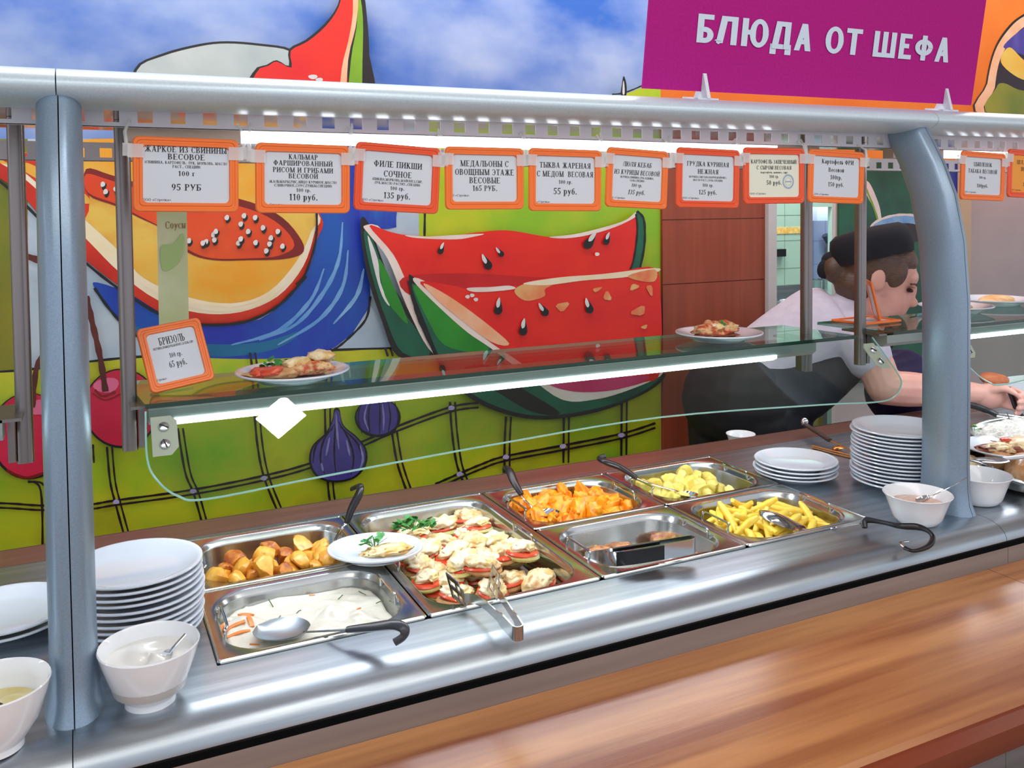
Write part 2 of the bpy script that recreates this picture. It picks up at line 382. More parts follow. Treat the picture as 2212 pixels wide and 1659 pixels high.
# kitchen beyond the doorway
YK, YF = 2.35, 3.7
MINT = mat('mint_tile', '#a9cdbd', .25, h2='#9fc4b3', scale=2)
GROUT = mat('tile_grout', '#6f9284', .8)
STRIPE = mat('tile_border_yellow', '#dcae4e', .3, h2='#e8d48a', scale=50)
XK1 = spot(1742, 500, y=YK).x; XK0 = spot(1640, 500, y=YK).x - .6; XK2 = spot(1797, 500, y=YK).x
ZK = spot(1770, 447, y=YK).z
b = MB(); b.box(XK0, XK1, YK, YK + .1, 0, 2.9); b.box(XK1, XK2 + 2, YK, YK + .03, ZK, 2.9); b.box(XK2, XK2 + 2, YK, YK + .03, 0, ZK)
b.i = 1
zz = [spot(1690, v, y=YK).z for v in (680, 640, 580, 520, 465, 420)]
for z in zz: b.box(XK0, XK1, YK - .0008, YK + .002, z - .0015, z + .0015)
for u in (1671, 1695): x = spot(u, 500, y=YK).x; b.box(x - .0015, x + .0015, YK - .0008, YK + .002, .9, 2.2)
b.i = 2
b.box(XK0, XK1, YK - .003, YK, spot(1690, 505, y=YK).z, spot(1690, 491, y=YK).z)
struct(b.build('wall_kitchen', [MINT, GROUT, STRIPE]))
b = MB(); b.box(XK1 - .8, 9, YF, YF + .1, 0, 2.9); b.i = 1
for v in (620, 570, 520, 470): z = spot(1775, v, y=YF).z; b.box(XK1 - .8, 9, YF - .001, YF, z - .002, z + .002)
for u in (1757, 1783): x = spot(u, 500, y=YF).x; b.box(x - .002, x + .002, YF - .001, YF, .9, 2.3)
struct(b.build('wall_far', [mat('pale_blue_tile', '#c3c8ea', .25, h2='#b7bde2', scale=2), mat('tile_grout_blue', '#8f97ba', .8)]))

# ------------------------------------------------------------------ the fruit mural
PAL = {}
def paint(name, a, c2, scale=5, st=(1, 1, 1), con=(.32, .68), h3=None, rough=.42):
    PAL[name] = mat('paint_' + name, a, rough, h2=c2, scale=scale, stretch=st, contrast=con, h3=h3, detail=5)
paint('sky', '#2f69c4', '#9fb3dc', 2.6, (1, 1, 1.7), (.36, .66), h3='#c3cbe2')
paint('lime', '#86bd22', '#cbcc26', 3.2, (1, 1, 1.2), (.34, .56), h3='#a39b1c')
paint('green', '#8cc21e', '#c2cc20', 3, (1, 1, 1), (.4, .6), h3='#5fae1c')
paint('olive', '#66751a', '#9a8f1c', 4)
paint('paleblue', '#9db4c8', '#c2d2dc', 6)
paint('blue', '#1557b4', '#1d2fae', 5, (1, 1, .35), (.38, .62), h3='#2a86c8')
paint('teal', '#0f4a78', '#15709a', 6, (.5, 1, 1.5))
paint('lightblue', '#5a9ad8', '#8fc0e8', 10)
paint('orange', '#f0a31e', '#e8c154', 5, (1, 1, 1.6), (.34, .62), h3='#d88a24')
paint('cream', '#f0e0b4', '#f6ead0', 12)
paint('redor', '#dd3c0c', '#e8551a', 6)
paint('redrim', '#c4210f', '#e23a12', 5)
paint('maroon', '#6d1010', '#8a1a12', 8)
paint('cherry', '#c0163a', '#dc2348', 6, (1, 1, 1.5))
paint('pink', '#e4507c', '#e8789a', 8)
paint('brown', '#4c1c16', '#6a2a1c', 12)
paint('red', '#e01818', '#ee2c14', 5, (1, 1, 1.3), (.3, .7))
paint('darkred', '#b81414', '#cf1c1c', 6)
paint('magenta', '#c41c56', '#d83c74', 5)
paint('rind', '#e4cdbf', '#f2e6dc', 8)
paint('peach', '#f2a878', '#f6c29c', 12)
paint('hot', '#e8c07a', '#e87a4a', 14)
paint('dgreen', '#0e4a38', '#15694a', 6, (1, 1, 1))
paint('mgreen', '#1c7a1c', '#2c9424', 6)
paint('leaf', '#6a9e18', '#86b41e', 8)
paint('black', '#121414', '#1c1a1a', 10)
paint('white', '#e8e6e2', '#d6d6d6', 12)
paint('dish', '#a9b8b8', '#c3cdca', 6)
paint('fig', '#3f3488', '#5d4ea4', 12, (1, 1, .4), (.35, .65))
paint('figl', '#8c84c8', '#a89cd6', 12)
paint('line', '#241420', '#2e1a22', 10)
paint('dot', '#b4a4dc', '#c4b6e2', 12)
PK = list(PAL); PM = [PAL[k] for k in PK]
class Wallpaint(MB):
    "flat paint shapes on a wall, later coats lie over earlier ones"
    def __init__(s, y, step=.00022): super().__init__(); s.y = y; s.step = step
    def coat(s): s.y -= s.step
    def px(s, pts, y): return [spot(p[0], p[1], y=y) for p in pts]
    def area(s, pts, k, smooth=True, n=5):
        s.coat(); s.i = PK.index(k)
        q = cr([(p[0], p[1], 0) for p in pts], n, True) if smooth else pts
        s.poly(s.px([(p[0], p[1]) for p in q], s.y))
    def stroke(s, pts, wd, k='black', n=6, taper=False):
        s.coat(); s.i = PK.index(k)
        q = cr([(p[0], p[1], 0) for p in pts], n); L = []; Rr = []
        for i, p in enumerate(q):
            t = (q[min(i + 1, len(q) - 1)] - q[max(i - 1, 0)]).normalized(); nn = Vector((-t.y, t.x, 0))
            f_ = i / max(1, len(q) - 1)
            ww = wd * (.5 + .08 * math.sin(i * 1.9)) * ((.25 + .75 * math.sin(math.pi * f_)) if taper else 1)
            L.append(p + nn * ww); Rr.append(p - nn * ww)
        a = [s.v(v) for v in s.px(L, s.y)]; c = [s.v(v) for v in s.px(Rr, s.y)]
        for i in range(len(a) - 1): s.f([a[i], a[i + 1], c[i + 1], c[i]])
    def blob(s, c, rx, ry, k, ang=0, n=14, wob=.06):
        pts = []
        for i in range(n):
            t = 2 * math.pi * i / n; r = 1 + wob * math.sin(3 * t + c[0])
            x, y = rx * r * math.cos(t), ry * r * math.sin(t); a = R(ang)
            pts.append((c[0] + x * math.cos(a) - y * math.sin(a), c[1] + x * math.sin(a) + y * math.cos(a)))
        s.area(pts, k, False)
    def seed(s, c, ln, ang, k='black', hi=True):
        a = R(ang); d = (math.cos(a), math.sin(a)); nn = (-d[1], d[0]); w_ = ln * .25
        P_ = lambda f_, g: (c[0] + d[0] * ln * f_ + nn[0] * w_ * g, c[1] + d[1] * ln * f_ + nn[1] * w_ * g)
        s.area([P_(-.5, 0), P_(-.1, .6), P_(.3, 1), P_(.5, .4), P_(.5, -.4), P_(.3, -1), P_(-.1, -.7)], k, True, 3)
        if hi: s.area([P_(-.52, 0), P_(-.2, .6), P_(.1, .35), P_(.0, -.25), P_(-.3, -.3)], 'white', True, 3)
m = Wallpaint(YW)
XL = spot(-420, 700, y=YW)
m.area([(-700, -330), (1427, -330), (1427, 760), (-700, 760)], 'sky', False)
# backdrop of the lower half
m.area([(-700, 300), (110, 300), (110, 810), (-700, 850)], 'olive', False)
m.area([(60, 300), (1000, 300), (1000, 770), (60, 820)], 'paleblue', False)
m.area([(905, 210), (1427, 210), (1427, 640), (1300, 640), (905, 620)], 'green', False)
m.stroke([(916, 300), (918, 420), (917, 510)], 5)
m.area([(-700, 800), (0, 803), (100, 798), (192, 781), (311, 770), (445, 767), (600, 762), (723, 756), (835, 752), (1000, 748), (1427, 745), (1427, 1000), (1427, 1200), (-700, 1500)], 'lime', False)
m.stroke([(-300, 806), (0, 803), (192, 781), (311, 770), (445, 767), (723, 756), (850, 751)], 5)
# blue bowl
m.area([(690, 300), (858, 300), (856, 470), (850, 492), (795, 500), (790, 540), (800, 640), (786, 690), (740, 740), (660, 770), (520, 775), (400, 768), (320, 742), (262, 700), (225, 655), (204, 622), (210, 610), (300, 640), (420, 690), (560, 690), (650, 600), (690, 480)], 'blue', True, 4)
m.area([(262, 690), (330, 720), (430, 742), (560, 740), (650, 715), (600, 752), (500, 770), (400, 764), (320, 740)], 'teal', True, 4)
for q in ([(560, 735), (640, 700), (700, 630), (732, 560), (740, 480)], [(600, 745), (690, 690), (740, 620), (752, 540)], [(500, 745), (600, 715), (670, 650), (700, 580)], [(720, 700), (770, 640), (786, 580)]):
    m.stroke(q, 9, 'lightblue', taper=True)
m.stroke([(204, 622), (240, 672), (290, 722), (350, 752)], 6)
m.area([(720, 753), (760, 722), (800, 660), (830, 700), (846, 750)], 'paleblue', False)
m.stroke([(800, 640), (790, 690), (748, 735), (722, 755)], 5)
# melon slice
m.area([(-200, 300), (60, 338), (140, 350), (190, 320), (330, 330), (560, 330), (690, 460), (684, 520), (662, 590), (610, 655), (540, 690), (470, 700), (380, 690), (290, 640), (190, 566), (100, 480), (0, 385), (-200, 330)], 'redrim', True, 4)
m.area([(-100, 300), (0, 352), (60, 392), (120, 450), (190, 520), (260, 590), (340, 648), (430, 676), (520, 674), (600, 640), (655, 575), (680, 500), (684, 455), (560, 320), (200, 310), (60, 330)], 'cream', True, 4)
m.area([(-20, 345), (70, 372), (130, 430), (190, 480), (260, 545), (310, 600), (400, 640), (500, 655), (580, 630), (640, 565), (672, 500), (678, 458), (560, 320), (200, 300), (60, 330)], 'orange', True, 4)
m.area([(60, 330), (120, 350), (185, 380), (185, 470), (110, 420), (50, 370), (0, 340)], 'redrim', True, 4)
m.area([(60, 352), (110, 378), (185, 420), (185, 440), (100, 398), (40, 360)], 'orange', True, 4)
m.area([(186, 365), (240, 378), (320, 400), (430, 412), (540, 436), (610, 470), (652, 520), (652, 548), (610, 560), (540, 562), (460, 562), (405, 545), (360, 500), (300, 470), (250, 445), (190, 420)], 'maroon', True, 4)
m.area([(186, 376), (240, 390), (320, 412), (430, 428), (540, 452), (605, 486), (636, 530), (600, 553), (540, 558), (460, 558), (408, 540), (360, 498), (300, 466), (250, 440), (190, 416)], 'redor', True, 4)
for i, (x, y) in enumerate([(222, 398), (228, 414), (250, 408), (527, 466), (520, 484), (551, 470), (568, 492), (536, 500), (585, 514), (582, 527), (575, 542), (515, 525), (461, 507), (463, 518), (445, 522), (438, 525), (552, 524), (610, 532), (466, 500), (600, 500), (520, 516), (408, 520), (344, 420), (420, 432), (490, 470)]):
    m.blob((x + 3, y + 5), 5, 8, 'black', 20); m.blob((x, y), 5, 6, 'white', 20)
m.stroke([(662, 596), (605, 657), (540, 692), (460, 702), (370, 690), (280, 640), (190, 572), (96, 484), (0, 392), (-100, 340)], 6)
m.stroke([(684, 455), (682, 520), (660, 590), (640, 615)], 5)
m.stroke([(640, 590), (560, 655), (470, 668), (380, 650), (310, 612)], 9, 'cream', taper=True)
# cherries
m.blob((62, 942), 84, 94, 'black', 0, 40, 0); m.blob((62, 940), 79, 90, 'cherry', 0, 40, 0)
m.blob((262, 882), 82, 86, 'black', 0, 40, 0); m.blob((262, 881), 78, 82, 'cherry', 0, 40, 0)
m.blob((230, 832), 28, 16, 'pink', -8); m.blob((80, 880), 26, 16, 'pink', -8)
m.stroke([(205, 842), (222, 856), (250, 846)], 5, 'maroon'); m.stroke([(200, 850), (228, 864), (262, 850)], 3, 'maroon')
m.stroke([(14, 1016), (60, 1032), (120, 1010)], 6, 'maroon')
m.stroke([(186, 640), (200, 700), (216, 770), (228, 846)], 13, 'brown')
m.stroke([(96, 760), (78, 800), (70, 880)], 12, 'brown'); m.stroke([(40, 548), (96, 566)], 14, 'brown')
# plaid cloth
vl_ = [[(60, 1040), (88, 1060), (92, 1200)], [(190, 960), (192, 1000)], [(231, 965), (238, 1040), (250, 1090), (272, 1170)], [(384, 925), (400, 1020), (418, 1065), (436, 1128)], [(540, 762), (545, 800), (549, 880), (556, 960), (570, 1030), (600, 1106)], [(706, 755), (706, 800), (702, 890), (708, 1040), (714, 1090)], [(846, 930), (858, 1000), (878, 1060)], [(832, 752), (838, 770)], [(972, 868), (976, 930), (986, 1000), (1000, 1040)], [(1093, 900), (1090, 960), (1090, 1020)], [(1218, 896), (1217, 1000)], [(1343, 860), (1342, 990)]]
for q in vl_:
    m.stroke(q, 5, 'line'); m.stroke([(x + 11, y) for x, y in q], 4.2, 'line')
hl_ = [[(-200, 1084), (0, 1087), (90, 1092), (190, 1090), (250, 1081), (416, 1058), (568, 1028), (672, 1000), (778, 956), (856, 922), (971, 880), (1034, 870)], [(940, 1046), (990, 1024), (1040, 1003), (1090, 986), (1217, 962), (1342, 937), (1416, 914)]]
for q in hl_:
    m.stroke(q, 5, 'line', 8); m.stroke([(x, y + 10) for x, y in q], 4.5, 'line', 8)
for x, y in ((251, 1084), (417, 1061), (570, 1033), (975, 881), (993, 1024), (1093, 987), (1216, 964), (1342, 940), (708, 990)): m.blob((x, y), 7, 5, 'dot', -10)
# figs
fig = [(722, 884), (733, 884), (742, 918), (772, 944), (792, 972), (790, 1006), (764, 1034), (720, 1042), (684, 1030), (668, 1000), (674, 964), (704, 934), (718, 906)]
m.area(fig, 'black'); cxf, cyf = 730, 975
m.area([(cxf + (x - cxf) * .93, cyf + (y - cyf) * .94) for x, y in fig], 'fig')
for q in ([(728, 890), (724, 930), (722, 980), (726, 1030)], [(724, 915), (700, 950), (692, 990), (702, 1026)], [(731, 910), (754, 950), (764, 990), (758, 1026)], [(720, 925), (684, 960), (676, 1000)], [(734, 920), (774, 960), (784, 1000)]): m.stroke(q, 4, 'line', taper=True)
for q in ([(726, 892), (728, 930), (732, 970)], [(712, 945), (704, 985)], [(748, 950), (756, 985)], [(778, 962), (784, 990), (778, 1012)], [(694, 1000), (698, 1018)]): m.stroke(q, 5, 'figl', taper=True)
m.blob((816, 902), 50, 43, 'black', 0, 24, 0); m.blob((816, 900), 46, 39, 'fig', 0, 24, 0)
for x in (782, 800, 820, 838, 852): m.stroke([(x, 868), (x + (x - 816) * .25, 900), (x, 938)], 3.4, 'line', taper=True)
for x in (794, 826): m.stroke([(x, 872), (x + (x - 816) * .3, 902), (x + 2, 930)], 4, 'figl', taper=True)
# rear melon slice
m.area([(778, 484), (796, 482), (850, 620), (940, 760), (860, 770), (824, 690), (792, 590)], 'black', True, 4)
m.area([(786, 502), (806, 520), (850, 640), (930, 760), (870, 762), (834, 690), (802, 590)], 'dgreen', True, 4)
m.area([(794, 508), (816, 560), (822, 610), (842, 660), (826, 640), (808, 580)], 'white', True, 4)
m.area([(818, 560), (842, 600), (880, 690), (868, 690), (832, 640)], 'mgreen', True, 4)
m.area([(786, 488), (830, 500), (900, 640), (960, 770), (925, 752), (880, 665), (838, 560), (800, 510)], 'rind', True, 4)
m.area([(798, 488), (840, 500), (880, 508), (960, 512), (1000, 506), (1070, 498), (1110, 499), (1160, 508), (1190, 512), (1230, 511), (1290, 497), (1340, 484), (1376, 462), (1378, 500), (1370, 560), (1354, 600), (1300, 640), (1100, 700), (930, 690), (884, 620), (850, 550)], 'red', True, 4)
m.area([(870, 600), (1000, 590), (1200, 600), (1350, 590), (1300, 640), (1000, 660), (890, 640)], 'darkred', True, 4)
m.area([(876, 508), (920, 511), (960, 509), (1044, 505), (1020, 512), (986, 517), (930, 516), (890, 513)], 'rind', True, 4)
m.area([(1186, 512), (1240, 506), (1300, 492), (1350, 476), (1374, 458), (1374, 468), (1330, 490), (1270, 508), (1220, 515)], 'rind', True, 4)
m.area([(1374, 458), (1390, 470), (1392, 520), (1380, 585), (1356, 596), (1370, 560), (1378, 500)], 'dgreen', True, 4)
m.stroke([(1376, 456), (1391, 475), (1392, 530), (1380, 590)], 5); m.stroke([(1374, 462), (1377, 500), (1368, 565), (1352, 600)], 4)
# front melon slice
m.area([(884, 604), (900, 604), (1000, 700), (1090, 760), (1200, 830), (1300, 870), (1427, 808), (1427, 826), (1380, 856), (1290, 890), (1180, 906), (1090, 894), (1010, 856), (950, 790), (912, 700)], 'black', True, 4)
m.area([(890, 612), (960, 668), (1060, 745), (1150, 800), (1230, 850), (1300, 862), (1427, 812), (1380, 850), (1290, 882), (1180, 898), (1096, 886), (1020, 850), (958, 786), (920, 700)], 'dgreen', True, 4)
m.area([(892, 616), (940, 650), (1000, 700), (1056, 748), (1030, 762), (960, 745), (924, 690)], 'mgreen', True, 4)
m.area([(1000, 800), (1060, 790), (1130, 840), (1210, 892), (1150, 890), (1080, 850)], 'black', True, 4)
m.area([(893, 607), (915, 606), (990, 660), (1100, 740), (1200, 790), (1400, 790), (1427, 790), (1427, 812), (1360, 842), (1290, 862), (1216, 864), (1140, 812), (1060, 752), (1010, 718), (950, 665)], 'rind', True, 4)
m.area([(908, 608), (985, 618), (1010, 624), (1060, 622), (1100, 618), (1130, 618), (1150, 606), (1210, 598), (1280, 594), (1340, 586), (1415, 579), (1427, 640), (1427, 800), (1390, 826), (1320, 842), (1240, 844), (1190, 832), (1120, 780), (1060, 740), (985, 680), (940, 640)], 'red', True, 4)
m.area([(1180, 826), (1260, 820), (1380, 812), (1400, 818), (1330, 842), (1240, 846)], 'magenta', True, 4)
m.area([(915, 612), (970, 640), (1040, 690), (1100, 742), (1060, 738), (985, 682), (940, 644)], 'peach', True, 4)
m.area([(1112, 626), (1130, 614), (1160, 608), (1230, 602), (1180, 622), (1176, 640), (1140, 650), (1118, 640)], 'hot', True, 4)
m.area([(1130, 612), (1210, 599), (1300, 592), (1415, 579), (1416, 589), (1340, 600), (1260, 606), (1180, 616)], 'cream', True, 4)
m.area([(1010, 622), (1060, 620), (1100, 617), (1112, 624), (1060, 630), (1020, 630)], 'rind', True, 4)
m.area([(1356, 596), (1414, 582), (1416, 606), (1390, 608)], 'hot', True, 4)
for c_, rx_, ry_ in (((1215, 662), 14, 9), ((1370, 620), 10, 6), ((1312, 640), 8, 10), ((1290, 625), 10, 4), ((1380, 672), 16, 9), ((1404, 626), 6, 12), ((1392, 706), 7, 4)): m.blob(c_, rx_, ry_, 'hot', -20, 12, .2)
m.stroke([(884, 606), (896, 660), (912, 705), (950, 780)], 7)
for c_, l_, a_ in (((954, 536), 26, 110), ((1050, 565), 36, 62), ((1079, 544), 24, 50), ((1276, 519), 40, 125), ((1312, 515), 28, 108), ((1077, 661), 36, 95), ((1173, 668), 32, 55), ((1271, 660), 34, 72), ((1131, 706), 36, 95)): m.seed(c_, l_, a_)
for x, y in ((1010, 641), (1020, 638), (1028, 647), (1290, 549)): m.blob((x, y), 5, 4, 'white')
# upper melon and dish, above the counter canopy
m.area([(290, 150), (350, 116), (430, 95), (490, 89), (560, 94), (628, 106), (632, 140), (600, 175), (540, 240), (300, 240)], 'black', True, 4)
m.area([(296, 152), (352, 121), (432, 100), (490, 94), (560, 99), (624, 110), (628, 140), (600, 175), (540, 240), (300, 240)], 'dish', True, 4)
m.area([(748, -60), (780, -40), (792, 30), (798, 120), (797, 260), (520, 260), (545, 158), (576, 140), (598, 130), (624, 142), (624, 106), (660, 86), (700, 52), (730, 10)], 'black', True, 3)
m.area([(750, -50), (768, -30), (762, 40), (748, 120), (734, 260), (530, 260), (552, 160), (580, 142), (598, 133), (630, 146), (628, 110), (664, 90), (704, 56), (732, 14)], 'red', True, 3)
m.area([(768, -40), (774, 0), (768, 60), (752, 130), (744, 260), (730, 260), (738, 150), (752, 90), (762, 30), (762, -40)], 'peach', True, 3)
m.area([(776, -10), (784, 40), (783, 130), (778, 260), (750, 260), (758, 130), (770, 60)], 'leaf', True, 3)
m.blob((676, 166), 10, 5, 'white'); m.blob((690, 172), 8, 4, 'white')
m.area([(1338, 208), (1370, 196), (1427, 170), (1427, 260), (1300, 260)], 'green', False)
m.stroke([(1322, 204), (1350, 200), (1392, 183)], 3)
m.area([(1347, 164), (1353, 180), (1353, 206), (1341, 206), (1343, 184)], 'black', True, 3); m.area([(1347, 174), (1349, 186), (1349, 203), (1345, 203), (1345, 186)], 'white', True, 3)
tag(m.build('mural', PM, smooth=0), 'hand-painted wall mural of melon slices, cherries and figs on a checked cloth', 'mural')

# ------------------------------------------------------------------ painted panels right of the doorway
g = Wallpaint(YR - .012)
g.i = PK.index('dgreen'); GX1 = spot(2019, 500, y=YR).x
zg = spot(1900, 240, y=YR).z
g.box(XG0 + .01, GX1, YR - .012, YR - .0005, .75, zg)
g.i = PK.index('blue'); g.box(GX1, XG1 - .001, YR - .012, YR - .0005, spot(2040, 560, y=YR).z, zg)
g.area([(1868, 392), (1880, 398), (1898, 440), (1904, 470), (1906, 492), (1898, 490), (1892, 460), (1872, 420)], 'white'); g.stroke([(1870, 405), (1890, 455), (1900, 490)], 4, 'leaf')
g.area([(1878, 500), (1890, 480), (1930, 466), (1970, 466), (1990, 480), (1990, 520), (1880, 520)], 'lightblue'); g.stroke([(1878, 505), (1888, 482), (1928, 466), (1972, 465), (1992, 478)], 5, 'white')
g.area([(1905, 500), (1930, 484), (1980, 486), (1990, 520), (1910, 520)], 'line'); g.blob((1940, 486), 7, 4, 'white')
tag(g.build('painted_panel', PM, smooth=0), 'dark green and blue painted panel with a spoon and bowl behind the person', 'painting')

a = Wallpaint(YW - .002)
a.area([(2126, 250), (2130, 180), (2146, 110), (2174, 62), (2212, 30), (2300, -10), (2420, 60), (2470, 250)], 'black', True, 5)
a.area([(2129, 250), (2133, 180), (2149, 112), (2177, 66), (2214, 34), (2300, -4), (2416, 66), (2466, 250)], 'peach', True, 5)
a.area([(2146, 250), (2149, 190), (2160, 130), (2186, 84), (2222, 52), (2300, 20), (2400, 80), (2446, 250)], 'line', True, 5)
a.area([(2170, 96), (2222, 54), (2300, 24), (2390, 90), (2300, 160), (2212, 120), (2180, 108)], 'fig', True, 5)
a.area([(2162, 134), (2180, 102), (2212, 130), (2260, 160), (2240, 175), (2200, 168)], 'orange', True, 5)
a.area([(2147, 250), (2152, 190), (2170, 180), (2212, 196), (2300, 190), (2440, 240), (2444, 252)], 'olive', True, 5)
tag(a.build('arched_painting', PM, smooth=0), 'painted beige arch with blue and ochre scene on the orange wall', 'painting')
# ------------------------------------------------------------------ serving counters
ZT = .9
XS0, XS1 = -.187, 1.535         # seams between the three units
HX0, HX1, HY0, HY1 = .0, 1.305, .0, .54
YB = .645
def counter(name, label, x0, x1, hole=None, rearx=None):
    t = thing(name, label, 'counter', ((x0 + x1) / 2, .25, 0)); c = Vector(t.location)
    b = MB(); T = .012
    x0 += .0006; x1 -= .0006
    if hole:
        a0, a1, c0, c1 = hole
        for q in ((x0, a0, -.085, YB), (a1, x1, -.085, YB), (a0, a1, -.085, c0), (a0, a1, c1, YB)): b.box(*q, ZT - T, ZT)
    else: b.box(x0, x1, -.085, YB, ZT - T, ZT)
    def fin(bb, nm, m, **k):
        o = bb.build(nm, m, t, **k); o.location = -c; return o
    fin(b, 'worktop', STEEL)
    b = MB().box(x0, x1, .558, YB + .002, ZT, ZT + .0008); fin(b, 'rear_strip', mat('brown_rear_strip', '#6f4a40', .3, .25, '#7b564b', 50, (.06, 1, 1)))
    b = MB().box(x0, x1, YB + .002, YB + .16, .838, .85); fin(b, 'rear_shelf', mat('counter_back', '#4a3a34', .5))
    prof = [(-.085, ZT), (-.098, ZT - .0005), (-.112, ZT - .003), (-.126, ZT - .008), (-.137, ZT - .017), (-.143, ZT - .027), (-.144, ZT - .034), (-.139, ZT - .04), (-.128, ZT - .042), (-.085, ZT - .042)]
    fin(MB().prism(prof, x0, x1, 'x'), 'rounded_edge', STEEL)
    b = MB().box(x0, x1, -.125, -.12, 0, ZT - .035); fin(b, 'recess', DARK)
    b = MB().prism([(-.147, .8), (-.142, .8), (-.142, ZT - .05), (-.147, ZT - .046)], x0, x1, 'x')
    b.box(x0, x1, -.147, -.142, 0, .8); fin(b, 'front_panel', mat('front_panel_steel', '#a39a96', .45, .55, '#948b87', 40, (.05, 1, 1)))
    if hole:
        b = MB(); a0, a1, c0, c1 = hole
        b.box(a0 - .01, a1 + .01, c0 - .01, c1 + .01, .68, .69)
        for q in ((a0 - .01, a0, c0, c1), (a1, a1 + .01, c0, c1), (a0, a1, c0 - .01, c0), (a0, a1, c1, c1 + .01)): b.box(*q, .69, ZT - T)
        fin(b, 'heated_well', DARK)
    b = MB().box(x0, x1, YB - .02, YB, .05, ZT - T); fin(b, 'back_panel', mat('counter_back', '#4a3a34', .5))
    b = MB().box(x0 , x1 , -.115, YB - .03, 0, .08); fin(b, 'plinth', DARK)
    return t
counter('serving_counter', 'middle steel serving counter holding the seven food pans', XS0, XS1, (HX0, HX1, HY0, HY1))
counter('serving_counter', 'steel serving counter left of the left grey post', -1.75, XS0)
kr = counter('serving_counter', 'steel serving counter right of the right grey post', XS1, 3.25)
b = MB().lathe([(.0, 0), (.006, 0), (.006, .002), (.004, .004), (0, .005)], 12)
o = b.build('rivet', CHROME, kr); o.location = Vector((1.663, -.147, .838)) - kr.location; o.rotation_euler = (R(90), 0, 0)

# tray rail
WOOD = mat('rail_wood', '#925430', .3, h2='#c68a55', scale=8, stretch=(.14, 2.4, 2.4), contrast=(.34, .6), detail=10, h3='#a46638', bump=.03, bscale=80)
WOODE = mat('rail_edge', '#6e2c14', .35, h2='#82391a', scale=9, stretch=(.1, 2, 2))
for nm, lb, x0, x1 in (('tray_rail', 'long glossy wood-grain tray rail along the counter front', -1.6, 1.472), ('tray_rail', 'short end of wood-grain tray rail at the right edge of the photo', 1.474, 3.3)):
    t = thing(nm, lb, 'tray rail', ((x0 + x1) / 2, -.33, .82))
    b = MB().prism([(-.485, .797), (-.488, .812), (-.482, .8185), (-.47, .82), (-.1475, .82), (-.1475, .797)], x0, x1, 'x'); o = b.build('panel', WOOD, t); o.location = -t.location
    b = MB().box(x0, x1, -.52, -.488, .78, .812); o = b.build('front_lip', WOODE, t); o.location = -t.location
    b = MB()
    for x in (x0 + .25, x1 - .25): b.prism([(-.147, .796), (-.46, .796), (-.147, .62)], x - .015, x + .015, 'x')
    o = b.build('bracket', STEELD, t); o.location = -t.location

# ------------------------------------------------------------------ posts
def post(label, xc):
    t = thing('canopy_post', label, 'post', (xc, -.015, ZT))
    zs = [0, .006, .02, .05, .1, .25, .45, .58, .68, .75, .80, .838]
    yc = [0, 0, 0, 0, 0, 0, .002, .013, .036, .066, .094, .118]
    fl = [1.28, 1.24, 1.12, 1.04, 1.0, 1, 1, 1, 1, 1, 1, 1]
    for s in (-1, 1):
        rs = []
        for z, y, k in zip(zs, yc, fl):
            ring = []
            for i in range(19):
                a = R(-90 + 180 * i / 18)
                ring.append((s * (.0008 + .0285 * k * abs(math.cos(a)) ** .8 * (1 if math.cos(a) >= 0 else -1)), y + .053 * k * math.sin(a), z))
            rs.append(ring)
        MB().rings(rs).build('half_shell', ALUD, t)
    return t
post('grey curved canopy post near the left edge, in front of white plates', XS0 + .002)
post('grey curved canopy post on the right, beside the tall plate stack', XS1 - .022)

# ------------------------------------------------------------------ canopies
def canopy(label, x0, x1, lit0, lit1, zl):
    t = thing('canopy', label, 'canopy', ((x0 + x1) / 2, .1, 1.74)); c = Vector(t.location)
    def fin(b, nm, m, **k):
        o = b.build(nm, m, t, **k); o.location = -c; return o
    x0 += .0008; x1 -= .0008
    prof = []
    for i in range(40):
        a = 2 * math.pi * i / 40; y = .1 + .074 * math.cos(a); z = .0285 * math.sin(a) * (1 if math.sin(a) > 0 else .9)
        prof.append((y, z))
    zf = lambda x: 1.7395 + .0055 * (x - .7)
    b = MB().rings([[(x, y, zf(x) + z) for y, z in prof] for x in (x0, x1)]); fin(b, 'bar', ALU)
    # perforated front channel, a real strip with square holes
    def perforated(y, z0, z1, nm, pitch=.046, hw=.021, hz=(.2, .7)):
        b = MB(); n = max(1, round((x1 - x0) / pitch)); p = (x1 - x0) / n; th = .0012
        za, zb = z0 + (z1 - z0) * hz[0], z0 + (z1 - z0) * hz[1]
        b.box(x0, x1, y, y + th, z0, za); b.box(x0, x1, y, y + th, zb, z1)
        for i in range(n):
            xa = x0 + i * p; b.box(xa, xa + (p - hw) / 2, y, y + th, za, zb); b.box(xa + (p + hw) / 2, xa + p, y, y + th, za, zb)
        b.box(x0, x1, y, y + .012, z0, z0 + .001)
        return fin(b, nm, WHITEP, smooth=0)
    perforated(.122, 1.6865, 1.722, 'perforated_channel')
    perforated(.5, 1.655, 1.69, 'perforated_channel')
    b = MB().box(x0, x1, .13, .5, 1.713, 1.716); fin(b, 'soffit', MIRROR)
    b = MB().box(x0, x1, .15, .52, 1.7165, 1.735); fin(b, 'roof', WHITEP)
    b = MB().box(lit0 - .17, lit0, .16, .19, 1.668, 1.69).box(lit1, lit1 + .12, .16, .19, 1.668, 1.69); fin(b, 'lamp_fitting', mat('lamp_fitting', '#c9b9a6', .35, .3))
    b = MB()
    for xa, xb in ((lit0, lit1),): b.rings([[(x, .172 + .0098 * math.cos(a), zl + .0098 * math.sin(a)) for a in (2 * math.pi * k / 12 for k in range(12))] for x in (xa, xb)])
    fin(b, 'lamp_tube', LED)
    return t
